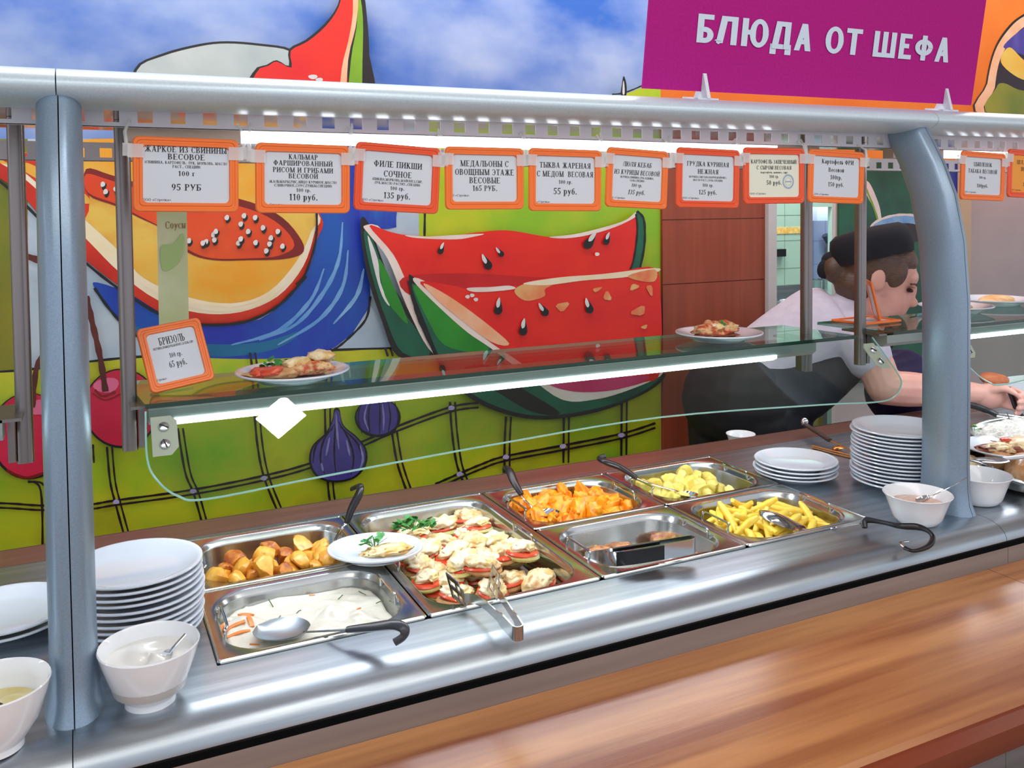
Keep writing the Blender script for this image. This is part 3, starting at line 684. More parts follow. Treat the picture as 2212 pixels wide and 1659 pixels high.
canopy('middle grey canopy bar above the hanging price tags', XS0, XS1, .075, 1.2, 1.6795)
canopy('grey canopy bar left of the left post', -1.75, XS0, -1.5, -.6, 1.6805)
canopy('grey canopy bar right of the right post', XS1, 3.25, 1.72, 3.0, 1.6805)

# ------------------------------------------------------------------ hanging glass shelves with sneeze guards
ZS = 1.25
def shelf(label, xa, xb, ta, tb, lit, sg0, sg1):
    t = thing('glass_shelf', label, 'shelf', ((xa + xb) / 2, .325, ZS)); c = Vector(t.location)
    def fin(b, nm, m, par=t, **k):
        o = b.build(nm, m, par, **k); o.location = -c if par == t else (0, 0, 0); return o
    for x in (ta, tb):
        sec = rrect(.025, .025, .008, 3)
        b = MB().rings([[(x + p[0], .3 + p[1], z) for p in sec] for z in (1.157, 1.7125)]); fin(b, 'hanging_tube', STEELD)
        b = MB(); s = 1 if x == ta else -1
        b.box(x + s * .0135, x + s * .024, .29, .31, 1.16, ZS - .014); b.box(min(x, x + s * .05), max(x, x + s * .05), .24, .36, ZS - .014, ZS - .009)
        fin(b, 'bracket', STEELD)
    # glass plate with notched corners
    out = [(xa + .012, .211), (xb, .211), (xb - .02, .44), (xa - .008, .44)]
    b = MB().prism(out, ZS - .008, ZS - .0006, 'z'); g_ = fin(b, 'glass_plate', GLASS, smooth=0)
    b = MB().box(xa + .012, xb, .2098, .2109, ZS - .0082, ZS - .0003); fin(b, 'glass_edge', GEDGE)
    b = MB().box(xa - .0075, xb - .021, .4401, .4405, ZS - .008, ZS - .001); fin(b, 'glass_edge', GEDGEL)
    # light housing under the plate
    b = MB().prism([(.24, ZS - .0095), (.24, ZS - .034), (.254, ZS - .044), (.30, ZS - .044), (.30, ZS - .0095)], ta + .027, tb - .027, 'x'); fin(b, 'light_housing', mat('light_housing', '#a4aba8', .35, .5))
    b = MB().prism([(.2385, ZS - .034), (.2385, ZS - .041), (.252, ZS - .0475), (.285, ZS - .0475), (.285, ZS - .0442), (.254, ZS - .0442)], lit[0], lit[1], 'x'); fin(b, 'lamp_strip', LED2)
    # sneeze guard
    def tilt(b):
        q = R(35)
        for v in b.bm.verts:
            x, y, z = v.co; d = 1.246 - z
            # z carries the true height, the sheet leans out towards the customer as it falls
            v.co = Vector((x, .204 - d * math.tan(q) + y, z))
        return b
    L = sg1 - sg0
    bot = [(sg0 + .002, 1.24), (sg0, 1.176), (sg0 + .012, 1.146), (sg0 + .04, 1.122), (sg0 + .085, 1.1125), (sg0 + .27, 1.121), (sg0 + .58, 1.1325), (sg0 + .95, 1.14), (sg1 - .27, 1.1235), (sg1 - .12, 1.1145), (sg1 - .055, 1.1175), (sg1 - .012, 1.137), (sg1, 1.163), (sg1 - .022, 1.243)]
    ol = [(p.x, p.y) for p in cr([(x, z, 0) for x, z in bot], 5)]
    b = MB().prism(ol, -.0035, 0); tilt(b); sg = fin(b, 'sneeze_guard', GLASSC, smooth=0)
    b = MB()
    n0 = [(x, 0, z) for x, z in ol]
    pts = []
    for x, z in ol: d = 1.246 - z; pts.append(Vector((x, .204 - d * math.tan(R(35)) - .0018, z)))
    b.tube(pts, .0018, 6); fin(b, 'polished_rim', GEDGEL)
    for x, s in ((sg0 + .008, 1), (sg1 - .032, -1)):
        dx = 0 if s > 0 else -.0
        pl = [(x, 1.232), (x + s * .03, 1.232), (x + s * .039, 1.224), (x + s * .039, 1.188), (x + s * .028, 1.178), (x, 1.178)]
        if s < 0: pl = [(px_ + (1.232 - pz) * .28, pz) for px_, pz in pl]
        b = MB().prism(pl, -.0065, -.0036); tilt(b); bp_ = fin(b, 'clamp_plate', mat('clamp_plate', '#a7b39f', .4, 0, spec=.6))
        for z in (1.217, 1.193):
            xs = x + s * .019 + ((1.232 - z) * .28 if s < 0 else 0); d = 1.246 - z
            b = MB().lathe([(.0085, 0), (.0085, .0015), (.007, .004), (.003, .0052), (.0001, .0053)], 16)
            b.i = 1; b.box(-.0011, .0011, -.0075, .0075, .0045, .0056)
            M_ = Matrix.Translation((xs, .204 - d * math.tan(R(35)) - .0066, z)) @ Matrix.Rotation(R(90 - 35), 4, 'X') @ Matrix.Rotation(R(20 + 40 * (z > 1.2)), 4, 'Z')
            b.bm.transform(M_); fin(b, 'screw', [CHROME, BLACK], bp_)
    return t
shelf('middle hanging glass shelf with sneeze guard over the seven pans', -.088, 1.492, -.096, 1.418, (-.03, 1.27), -.078, 1.552)
shelf('hanging glass shelf with sneeze guard at the right edge, below the chicken tag', 1.6, 3.18, 1.597, 3.11, (1.83, 2.95), 1.79, 3.2)
shelf('hanging glass shelf at the far left edge, left of the left post', -1.78, -.305, -1.79, -.252, (-1.7, -.45), -1.78, -.305)
# ------------------------------------------------------------------ price tags
YT = .1
def price_tag(lines, label, corners=None, frame=ORANGE, paper=PAPER, hooks=True, wdt=.155, hgt=.114, cat='price tag', group=None, mid=None, stamp=False, hz=1.7):
    "lettering lines: (text, z offset from card centre, size, weight, width scale[, shear, x, align])"
    if corners:
        p = [spot(u, v, y=YT) for u, v in corners]
        mid = sum(p, Vector()) / 4
        top = p[1] - p[0]; roll = math.atan2(top.z, top.x)
        wdt = ((p[1] - p[0]).length + (p[2] - p[3]).length) / 2; hgt = ((p[3] - p[0]).length + (p[2] - p[1]).length) / 2
        roll = (roll + math.atan2((p[2] - p[3]).z, (p[2] - p[3]).x)) / 2
        sk = ((p[0] - p[3]).x + (p[1] - p[2]).x) / 2 / hgt
        roll -= max(-.06, min(.06, sk)) * .5
    else: roll = 0
    t = thing('price_tag', label, cat, mid, (0, -roll, 0), group or 'orange framed price tags hanging under the canopy')
    def ring(dw, r, y): return [(x, y, z) for x, z in rrect(wdt - dw, hgt - dw, r)]
    MB().rings([ring(.004, .009, .003), ring(0, .009, .0015), ring(0, .009, -.001), ring(.003, .008, -.003), ring(.010, .007, -.003), ring(.012, .007, -.0018), ring(.017, .006, -.0018), ring(.019, .006, -.003), ring(.026, .007, -.003), ring(.028, .007, 0), ring(.028, .007, .003)], loop=True).build('frame', frame, t)
    MB().prism(rrect(wdt - .024, hgt - .024, .006), 0, .0012).build('card', paper, t)
    L = []; hh = hgt / .114
    for q in lines:
        s, z, size, wt, ws = q[:5]; sh = q[5] if len(q) > 5 else 0; x = q[6] if len(q) > 6 else 0; al = q[7] if len(q) > 7 else 'CENTER'
        L.append((s, x, z * hh, size * .98, wt, al, ws * 1.2 * wdt / .155, sh))
    o = obj('lettering', text_mesh('lettering', L, INK, .0001), t); o.location.y = -.0003
    if stamp:
        b = MB()
        for r0, r1 in ((.0155, .0145), (.0145, .0118), (.0085, .0078)):
            b.rings([[(r_ * math.cos(2 * math.pi * k / 28), -.0003, r_ * math.sin(2 * math.pi * k / 28)) for k in range(28)] for r_ in (r0, r1)], cap0=False, cap1=False)
        b.box(-.008, .008, -.0004, -.0003, -.0012, .0012)
        s_ = b.build('ink_stamp', mat('stamp_ink', '#9db0c4', .7), t); s_.location = (.038, 0, -.012)
    if hooks:
        for s in (-1, 1):
            b = MB(); xc = s * (wdt / 2 - .004)
            b.box(xc - .011, xc + .011, -.0042, -.0031, hgt / 2 - .032, hgt / 2 - .012); b.box(xc - .011, xc + .011, .0032, .0042, hgt / 2 - .032, hgt / 2 - .012)
            xo = xc + s * .012
            b.box(xo - .0055, xo + .0055, -.004, .004, hgt / 2 - .03, hgt / 2 - .011)
            zt_ = hz - mid.z
            b.tube([(xo, 0, hgt / 2 - .014), (xo + s * .002, .004, hgt / 2 + .006), (xo - s * .002, .012, zt_ - .012), (xo - s * .005, .02, zt_ - .003), (xo - s * .008, .025, zt_ - .009)], [.003, .0026, .0022, .002, .0018], 8)
            b.build('clear_hook', CLEAR, t)
    return t
OOO = ('ООО «Стрелка»', -.0385, .0055, .0, 1, 0, -.062, 'LEFT')
B1, B2 = .022, .012
price_tag([('ЖАРКОЕ ИЗ СВИНИНЫ', .0385, .0125, B1, .86), ('ВЕСОВОЕ', .0275, .0125, B1, .95), ('(СВИНИНА, КАРТОФЕЛЬ, ЛУК, МОРКОВЬ, МАСЛО', .0185, .006, B2, .82), ('РАСТ., СПЕЦИИ)', .0125, .006, B2, .85), ('100 г', .002, .0105, B1, 1), ('95 РУБ', -.019, .014, B1, .95), OOO], 'orange framed price tag reading 95 РУБ, first after the left post', ((283, 292), (514, 303), (516, 458), (290, 458)))
price_tag([('КАЛЬМАР', .0355, .0115, B1, .85), ('ФАРШИРОВАННЫЙ', .0252, .0115, B1, .9), ('РИСОМ И ГРИБАМИ', .014, .0115, B1, .88), ('ВЕСОВОЙ', .0042, .0115, B1, .9), ('(КАЛЬМАРЫ,РИС,ЯЙЦО КУРИНОЕ,МАСЛО', -.0055, .006, B2, .9), ('СЛИВОЧНОЕ,СОУС,ГРИБЫ,СПЕЦИИ)', -.0115, .006, B2, .9), ('100 гр.', -.019, .0078, B1, .95), ('110 руб.', -.0305, .0145, B1, .85), ('ОО «Стрелка»', -.043, .0055, 0, 1, 0, -.066, 'LEFT')], 'orange framed price tag reading 110 руб., second from the left post', ((547, 307), (754, 315), (757, 463), (556, 458)))
price_tag([('ФИЛЕ ПИКШИ', .023, .0145, B1, .88), ('СОЧНОЕ', .007, .0145, B1, .88), ('(ПИКША,МОРКОВЬ,МАЙОНЕЗ,СЫР,', -.003, .006, B2, .9), ('ЛУК,МАСЛО РАСТИТ.,СПЕЦИИ)', -.009, .006, B2, .9), ('100 гр.', -.017, .0085, B1, .95), ('135 руб.', -.0295, .0145, B1, .88), OOO], 'red-orange framed price tag reading ФИЛЕ ПИКШИ, 135 руб.', ((770, 308), (953, 318), (945, 460), (762, 456)), ORANGE2)
price_tag([('МЕДАЛЬОНЫ С', .027, .0148, B1, .86), ('ОВОЩНЫМ ЭТАЖЕ', .0115, .0148, B1, .84), ('ВЕСОВЫЕ', -.0035, .0148, B1, .88), ('165 РУБ.', -.018, .0135, B1, .88), ('О «Стрелка»', -.031, .0055, 0, 1, 0, -.062, 'LEFT')], 'orange framed price tag reading МЕДАЛЬОНЫ, 165 РУБ.', ((957, 314), (1130, 322), (1132, 453), (965, 452)))
price_tag([('ТЫКВА ЖАРЕНАЯ', .027, .0145, B1, .86), ('С МЕДОМ  ВЕСОВАЯ', .011, .0145, B1, .82), ('100 гр.', -.0035, .0095, B1, .95), ('55 руб.', -.0205, .0165, B1, .9), ('О «Стрелка»', -.04, .0055, 0, 1, 0, -.064, 'LEFT')], 'orange framed price tag reading ТЫКВА ЖАРЕНАЯ, 55 руб.', ((1143, 320), (1299, 324), (1297, 455), (1141, 457)))
price_tag([('ЛЮЛЯ КЕБАБ', .027, .0128, B1, .86, .15), ('ИЗ КУРИЦЫ ВЕСОВОЙ', .0115, .0128, B1, .82, .15), ('(КУРИЦА,СВИНИНА,ЛУК,АДЖИКА,', .002, .0055, B2, .9), ('СОЛЬ,СПЕЦИИ)', -.004, .0055, B2, .9), ('100 гр.', -.013, .0088, B1, .95, .2), ('135 руб.', -.0265, .0125, B1, .9, .25), OOO], 'slightly tilted orange framed price tag reading ЛЮЛЯ КЕБАБ, 135 руб.', ((1316, 320), (1450, 326), (1433, 450), (1302, 448)))
price_tag([('ГРУДКА КУРИНАЯ', .027, .0132, B2, .86), ('НЕЖНАЯ', .0125, .0132, B2, .9), ('(КУРИЦА,СМЕТАНА,КАРРИ,МАЙОНЕЗ,', .002, .0055, B2, .9), ('МАСЛО РАСТ.,СОЛЬ,СПЕЦИИ)', -.004, .0055, B2, .9), ('100 гр.', -.0135, .0088, B2, .95), ('125 руб.', -.027, .0128, B1, .9), OOO], 'red-orange framed price tag reading ГРУДКА КУРИНАЯ, 125 руб.', ((1463, 320), (1598, 322), (1594, 449), (1458, 449)), ORANGE2)
price_tag([('КАРТОФЕЛЬ ЗАПЕЧЕННЫЙ', .0285, .0112, B1, .78), ('С СЫРОМ ВЕСОВАЯ', .0165, .0112, B1, .82), ('(картофель, майонез, сыр)', .007, .006, B2, .95, .15), ('100 гр.', -.0015, .0085, B1, .9), ('50 руб.', -.014, .0128, B1, .9), ('ООО «Стрелка»', -.036, .0055, 0, 1, 0, -.064, 'LEFT')], 'cream price tag with a round stamp reading 50 руб.', ((1610, 321), (1740, 318), (1733, 437), (1601, 443)), ORANGE2, PAPERY, stamp=True)
price_tag([('Картофель ФРИ', .0325, .0135, B2, .88, 0, .004), ('Весовой', .015, .013, B2, .9), ('100гр.', -.001, .013, B2, .88), ('150 руб.', -.0165, .013, B2, .88), OOO], 'orange framed price tag reading Картофель ФРИ, beside the right post', ((1749, 324), (1866, 327), (1864, 440), (1742, 438)))
price_tag([('ЦЫПЛЕНОК', .0275, .0138, B1, .82), ('ТАБАКА ВЕСОВОЙ', .0115, .0138, B1, .8), ('100 гр.', -.003, .0085, B1, .9), ('100руб.', -.0225, .0125, B1, .88), OOO], 'orange framed price tag reading ЦЫПЛЕНОК ТАБАКА, right of the right post', ((2081, 328), (2171, 330), (2168, 433), (2068, 432)))
price_tag([('ЦЕЛ. ПШЕНИЦА', .0275, .0138, B1, .8), ('ПОСТНЫЙ', .0115, .0138, B1, .8), ('100 гр.', -.01, .0085, B1, .9), ('35 руб.', -.025, .0125, B1, .88), ('ООО «Стрелка»', -.039, .0055, 0, 1, 0, -.064, 'LEFT')], 'price tag with orange paper, cut by the right edge of the photo', ((2181, 324), (2265, 326), (2262, 428), (2172, 427)), ORANGE2, PAPERO)

# standing tag on the shelf
def standing(t, mid, rot): t.location = mid; t.rotation_euler = rot
t = price_tag([('БРИЗОЛЬ', .028, .0195, B1, .72), ('(ВЕТЧИНА,ПОМИДОРЫ,МАЙОНЕЗ,ЗЕЛЕНЬ,СЫР)', .017, .006, B2, .7), ('100 гр.', .001, .0118, B1, .8), ('65 руб.', -.0145, .0165, B1, .75), ('ООО «Стрелка»', -.036, .006, 0, .9, 0, -.052, 'LEFT')], 'orange framed tag reading БРИЗОЛЬ, standing on the left of the glass shelf', hooks=False, wdt=.109, hgt=.116, mid=Vector((0, 0, 0)), group='loose orange framed tags on the shelves')
standing(t, spot(380, 770, y=.315) + Vector((0, 0, .003)), (R(-22), R(-7), R(10)))
b = MB().tube([(-.05, .003, -.053), (-.05, .02, -.047), (.03, .05, -.042)], .0022, 6); b.tube([(.045, .003, -.01), (.05, .02, -.014)], .0018, 6); b.build('wire_stand', CLEAR, t)
t = price_tag([('100 гр.', .01, .012, B1, .9), ('70 руб.', -.01, .012, B1, .9)], 'orange framed tag lying flat on the right shelf behind the post', hooks=False, wdt=.15, hgt=.11, mid=Vector((0, 0, 0)), group='loose orange framed tags on the shelves')
standing(t, (1.70, .375, ZS + .004), (R(-90), 0, R(4)))
t = price_tag([('100 гр.', .01, .012, B1, .9), ('80 руб.', -.01, .012, B1, .9)], 'orange framed tag seen edge-on, leaning on the right shelf beside the person', hooks=False, wdt=.108, hgt=.112, mid=Vector((0, 0, 0)), group='loose orange framed tags on the shelves')
standing(t, spot(1886, 650, y=.38), (R(-13), R(0), R(50)))

# hanging sauce leaflet
sx = spot(372, 470, y=.47)
t = thing('sauce_leaflet', 'narrow pale green leaflet headed Соусы, hanging below the first price tag', 'leaflet', sx)
H = sx.z - spot(372, 722, y=.47).z; Wd = (spot(405, 570, y=.47) - spot(340, 570, y=.47)).length
b = MB(); b.rings([[(-Wd / 2, 0, .08), (Wd / 2, 0, .08), (Wd / 2, .0008, .08), (-Wd / 2, .0008, .08)], [(-Wd / 2 - .001, .006, -H), (Wd / 2 - .001, .006, -H), (Wd / 2 - .001, .0068, -H), (-Wd / 2 - .001, .0068, -H)]])
b.build('sheet', mat('leaflet_paper', '#cfd79a', .45, h2='#dfe2b4', scale=12, h3='#d8c8a0'), t)
b = MB(); b.poly([(p.x, -.0002 + .0, p.y) for p in cr([(-.021, -.055, 0), (.0, -.05, 0), (.018, -.03, 0), (.02, -.05, 0), (.01, -.085, 0), (-.018, -.1, 0)], 4, True)]); o = b.build('leaf_print', mat('leaf_print', '#b4cf84', .5), t, smooth=0); o.location.y = .001
o = obj('lettering', text_mesh('lettering', [('Соусы', .006, -.014, .019, .01, 'CENTER', .8)], mat('leaflet_brown', '#9a5a2a', .6), .0001), t); o.location.y = .0005
o = obj('lettering', text_mesh('lettering', [('Масло', -.011, -.062, .008, .01, 'LEFT', .5), ('сливоч.', -.015, -.074, .008, .01, 'LEFT', .5), ('30 р 20', .009, -.0745, .006, .01, 'LEFT', .6), ('Сметана', -.015, -.102, .009, .02, 'LEFT', .5), ('30 р 30', .008, -.1, .006, .01, 'LEFT', .6), ('Сырный', -.015, -.134, .009, .02, 'LEFT', .55), ('30 р 20', .009, -.132, .006, .01, 'LEFT', .6)], INK, .0001), t); o.location.y = .001; o.rotation_euler = (R(2.2), 0, 0)

# ------------------------------------------------------------------ the purple sign
Y0 = .085
q = [spot(u, v, y=Y0) for u, v in ((1397, 0), (2122, 0), (2098, 217), (1388, 190))]
cx_ = (q[2].x + q[3].x) / 2; ws = q[2].x - q[3].x; zb = 1.786
t = thing('purple_sign', 'large purple board with white lettering БЛЮДА ОТ ШЕФА on the canopy', 'sign', (cx_, Y0, zb), (R(9), R(-.35), 0))
PUR = mat('purple_board', '#b41f84', .75, h2='#aa1b7c', scale=200, spec=.15)
MB().box(-ws / 2, ws / 2, 0, .004, 0, .36).build('board', PUR, t)
sc_ = spot(1776, 105, y=Y0)
o = obj('lettering', text_mesh('lettering', [('БЛЮДА ОТ ШЕФА', 0, 0, .077, .032, 'FIT', spot(2057, 90, y=Y0 - .02).x - spot(1502, 80, y=Y0 - .02).x)], mat('sign_white', '#cfdcea', .5), .0006), t); o.location = (spot(1800, 86, y=Y0 - .015).x - cx_, -.0012, spot(1779, 84, y=Y0 - .015).z - zb)
for u in (1518, 2040):
    x = spot(u, 210, y=Y0).x - cx_
    b = MB().rings([[(x - .004, -.022, -.012), (x + .004, -.022, -.012), (x + .004, .022, -.012), (x - .004, .022, -.012)], [(x - .004, -.002, .035), (x + .004, -.002, .035), (x + .004, .002, .035), (x - .004, .002, .035)]])
    b.box(x - .025, x + .025, -.02, .03, -.016, -.012)
    b.build('clip', mat('clip_plastic', '#d5dbe2', .4), t)
# ------------------------------------------------------------------ food pans
ZP = .905
def pan(label, x, y, wd, hd, depth=.065, step=True):
    t = thing('food_pan', label, 'food pan', (x + wd / 2, y + hd / 2, ZP))
    def rr(dx, dy, r, z): return [(px, py, z) for px, py in rrect(wd - dx, hd - dy, r, 8)]
    MB().rings([rr(.002, .002, .006, -.007), rr(.0005, .0005, .006, -.002), rr(.003, .003, .006, 0), rr(.008, .008, .006, .0004), rr(.011, .011, .006, -.0012), rr(.034, .03, .066, -.0014), rr(.039, .035, .066, -.003), rr(.041, .037, .066, -.008),
                rr(.048, .044, .063, -.012), rr(.05, .046, .062, -.016), rr(.062, .056, .058, -depth + .012), rr(.07, .064, .054, -depth + .003), rr(.09, .084, .046, -depth)], cap0=False).build('basin', STEELP, t)
    for s in (-1, 1):
        b = MB(); xx = s * (wd / 2 - .024)
        b.tube(cr([(xx, -.042, -.012), (xx - s * .001, -.041, .004), (xx - s * .004, -.036, .0085), (xx - s * .004, .036, .0085), (xx - s * .001, .041, .004), (xx, .042, -.012)], 4), .0022, 8)
        b.build('wire_handle', CHROME, t)
    return t
PX = [.0, .3275, .655, .9825]; PWD, PDH = .325, .2635
pans = {}
pans['potato'] = pan('rear left food pan holding golden roasted potatoes', PX[0], .268, PWD, PDH)
pans['sauce'] = pan('front left food pan holding creamy white sauce', PX[0], 0, PWD, PDH)
pans['medal'] = pan('large full-depth food pan holding cheese-topped medallions', PX[1], 0, PWD, .532)
pans['pumpkin'] = pan('rear food pan holding orange pumpkin pieces', PX[2], .268, PWD, PDH)
pans['cutlet'] = pan('nearly empty front food pan with a few browned scraps', PX[2], 0, PWD, PDH)
pans['boiled'] = pan('rear right food pan holding pale boiled potatoes', PX[3], .268, PWD, PDH)
pans['fries'] = pan('front right food pan holding thick yellow fries', PX[3], 0, PWD, PDH)
ZF = ZP - .065

def lump(r, seed, wob=.25, flat=1, n=12, m=9, cut=.0, nc=3, rag=.0):
    rnd = random.Random(seed); K = [(rnd.uniform(-1, 1), rnd.uniform(-1, 1), rnd.uniform(-1, 1), rnd.uniform(0, 6)) for _ in range(5)]
    b = MB().ball((0, 0, 0), 1, n, m)
    cuts = [Vector((rnd.uniform(-1, 1), rnd.uniform(-1, 1), rnd.uniform(-1, 1))).normalized() for _ in range(nc)]
    sh = Vector((seed * 7.3, seed * 3.1, seed * 1.7))
    for v in b.bm.verts:
        p = v.co.copy(); k = 1
        for a, c, d, ph in K: k += wob / 3 * math.sin(2.2 * (a * p.x + c * p.y + d * p.z) + ph)
        k += rag * (noise.noise(p * 2.3 + sh) + .5 * noise.noise(p * 5.1 + sh) + .25 * noise.noise(p * 10 + sh))
        p *= k
        for c in cuts:
            if cut and p.dot(c) > 1 - cut: p -= c * (p.dot(c) - (1 - cut))
        v.co = Vector((p.x * r[0], p.y * r[1], p.z * r[2]))
    return b
def pack(inside, n, r, z0, seed, press=.72, zmax=9):
    "drops n bodies of radius r one after another into a region"
    rnd = random.Random(seed); out = []; tries = 0
    while len(out) < n and tries < 4000:
        tries += 1
        p = inside(rnd)
        if p is None: continue
        x, y = p; z = z0 + r * .75
        for X, Y, Z in out:
            d = math.hypot(x - X, y - Y); rr_ = 2 * r * press
            if d < rr_: z = max(z, Z + math.sqrt(rr_ * rr_ - d * d))
        if z > zmax: continue
        out.append((x, y, z))
    return out
def region(x0, x1, y0, y1, cond=lambda x, y: True):
    def g(rnd):
        x, y = rnd.uniform(x0, x1), rnd.uniform(y0, y1)
        return (x, y) if cond(x, y) else None
    return g
def scatter(protos, pos, seed, label, group, flat=False, smin=.85, smax=1.15):
    rnd = random.Random(seed)
    for i, (x, y, z) in enumerate(pos):
        rot_ = (0, 0, rnd.uniform(0, 6.3)) if flat else (rnd.uniform(0, 6.3), rnd.uniform(0, 6.3), rnd.uniform(0, 6.3))
        o = protos[i % len(protos)]; s = rnd.uniform(smin, smax)
        if i < len(protos): o.location = (x, y, z); o.rotation_euler = rot_; o.scale = (s, s, s); tag(o, label, None, group)
        else: dup(o, (x, y, z), rot_, label, s, group)
# roasted potatoes
M_ROAST = mat('roast_potato', '#d98a24', .38, h2='#eeb64a', scale=45, contrast=(.35, .6), h3='#8a3d12', bump=.15, coat=.2)
M_ROAST2 = mat('roast_potato_dark', '#9a4a16', .4, h2='#d08428', scale=60, contrast=(.4, .65), bump=.2, coat=.2)
pr = [tag(lump((.025, .021, .019), s, .25, n=16, m=12, cut=.38, nc=6, rag=.06).build('roasted_potato', m_, smooth=28), 'x', 'potato') for s, m_ in ((1, M_ROAST), (2, M_ROAST), (3, M_ROAST2), (4, M_ROAST), (5, M_ROAST), (6, M_ROAST2))]
pp = pack(region(.045, .25, .32, .45, lambda x, y: y < .40 + .15 * (x - .05)), 52, .019, ZF, 3, .74, ZF + .06)
scatter(pr, pp, 4, 'golden roasted potato chunk in the pan behind the creamy sauce', 'roasted potato chunks')
# pumpkin
M_PUM = mat('pumpkin', '#f07a0a', .4, h2='#f9a516', scale=40, contrast=(.35, .62), h3='#e8640a', bump=.25, coat=.15)
pr = [tag(lump((.025, .019, .014), 20 + s, .5, n=20, m=14, cut=.15, rag=.42).build('pumpkin_piece', M_PUM, smooth=45), 'x', 'pumpkin') for s in range(6)]
pp = pack(region(.705, .925, .315, .475), 84, .0165, ZF, 9, .72, ZF + .05)
scatter(pr, pp, 10, 'glossy orange roasted pumpkin piece in the rear middle pan', 'roasted pumpkin pieces')
# boiled potatoes
M_BOI = mat('boiled_potato', '#d6c14a', .4, h2='#e6d67a', scale=50, contrast=(.35, .65), h3='#c4a438', bump=.1)
pr = [tag(lump((.024, .019, .017), 40 + s, .3, n=16, m=12, cut=.36, nc=5, rag=.1).build('boiled_potato', M_BOI, smooth=32), 'x', 'potato') for s in range(5)]
pp = pack(region(1.03, 1.21, .32, .47, lambda x, y: True), 62, .018, ZF, 15, .74, ZF + .052)
scatter(pr, pp, 16, 'pale yellow boiled potato piece in the rear right pan', 'boiled potato pieces')
# fries
M_FRY = mat('fries', '#f5cc38', .42, h2='#fbe066', scale=40, contrast=(.35, .65), h3='#dca828', bump=.15)
pr = []
for s in range(6):
    rnd = random.Random(60 + s); L = rnd.uniform(.03, .045); bend = rnd.uniform(-.008, .008)
    b = MB(); rs = []
    for k in range(9):
        f_ = k / 8; x = -L + 2 * L * f_; e = .55 + .45 * min(1, 4 * min(f_, 1 - f_) + .15)
        rs.append([(x, bend * math.cos(math.pi * (f_ - .5)) + p[0] * e, .003 * math.sin(f_ * 5 + s) + p[1] * e) for p in rrect(.0145, .0135, .004, 2)])
    pr.append(tag(b.rings(rs).build('french_fry', M_FRY, smooth=60), 'x', 'fries'))
rnd = random.Random(5); pos = []
hm = {}
for i in range(210):
    x, y = rnd.uniform(1.03, 1.262), rnd.uniform(.04, .222); a = rnd.uniform(0, math.pi)
    cells = [(int((x + d * math.cos(a)) / .014), int((y + d * math.sin(a)) / .014)) for d in (-.03, -.015, 0, .015, .03)]
    if any(not (1.022 < x + d * math.cos(a) < 1.272 and .028 < y + d * math.sin(a) < .236) for d in (-.035, .035)): continue
    hs = [hm.get(c, ZF) for c in cells]; z = sorted(hs)[-2] + .007
    if z > ZF + .06 - .08 * max(0, x - 1.15): continue
    for c in cells: hm[c] = max(hm.get(c, ZF), z + .0055)
    pos.append((x, y, z, a, math.atan2(hs[4] - hs[0], .06) * -.7))
for i, (x, y, z, a, e) in enumerate(pos):
    o = pr[i] if i < 6 else dup(pr[i % 6]); o.location = (x, y, z); o.rotation_euler = (0, e, a)
    tag(o, 'thick yellow potato fry in the front right pan', None, 'thick yellow fries')
# medallions
M_TOP = mat('baked_cheese', '#e0b868', .42, h2='#f4ecd0', scale=30, contrast=(.3, .42), h3='#ecd08c', bump=.35, bscale=70, coat=.15)
M_TOP2 = mat('baked_cheese_brown', '#c4893c', .42, h2='#f0e0b4', scale=34, contrast=(.32, .46), h3='#dcae60', bump=.35, bscale=70, coat=.15)
M_TOM = mat('tomato', '#cf3a1c', .3, h2='#e0603a', scale=30, coat=.3)
M_ZUC = mat('courgette', '#c9c26a', .4, h2='#dcd8a0', scale=30)
M_MEAT = mat('cooked_meat', '#b98550', .5, h2='#d6ab78', scale=30, bump=.2)
def medallion(s, top, base):
    t = thing('medallion', 'x', 'medallion'); rnd = random.Random(s)
    b = MB().lathe([(.001, 0), (.028, .001), (.033, .006), (.031, .011), (.001, .012)], 18, sx=1.15, sy=.88); b.build('base', base, t)
    b = MB().lathe([(.001, .011), (.031, .0115), (.0335, .0145), (.031, .0175), (.001, .017)], 18, sx=1.12, sy=.86); o = b.build('tomato_slice', M_TOM, t); o.location = (rnd.uniform(-.005, .005), rnd.uniform(-.005, .003), 0); o.rotation_euler = (rnd.uniform(-.1, .1), rnd.uniform(-.1, .1), 0)
    b = lump((.0325, .0245, .0125), s, .35, n=34, m=20, rag=.3)
    for v in b.bm.verts:
        p = v.co; a = math.atan2(p.y, p.x); p.z += .0016 * math.sin(a * 5 + s) + .0012 * math.sin(p.x * 260 + s) * math.cos(p.y * 240)
        if p.z < -.004: p.z = -.004
    o = b.build('cheese_topping', top, t, smooth=80); o.location = (0, rnd.uniform(-.001, .005), .0205)
    return t
pr = [medallion(1, M_TOP, M_ZUC), medallion(2, M_TOP, M_ZUC), medallion(3, M_TOP2, M_MEAT), medallion(4, M_TOP2, M_MEAT), medallion(5, M_TOP, M_MEAT)]
spots = [(895, 1140), (955, 1117), (1017, 1112), (960, 1165), (1010, 1148), (1062, 1133), (1078, 1160), (878, 1170), (1035, 1192), (1090, 1195), (985, 1195), (1140, 1190), (930, 1225), (1040, 1222), (900, 1222), (968, 1248), (1052, 1225), (1105, 1240), (1190, 1236), (1060, 1262), (920, 1255), (1010, 1235), (1090, 1215), (880, 1195), (985, 1275), (1130, 1215), (925, 1190), (1015, 1170), (1045, 1245)]
rnd = random.Random(77); occ = []
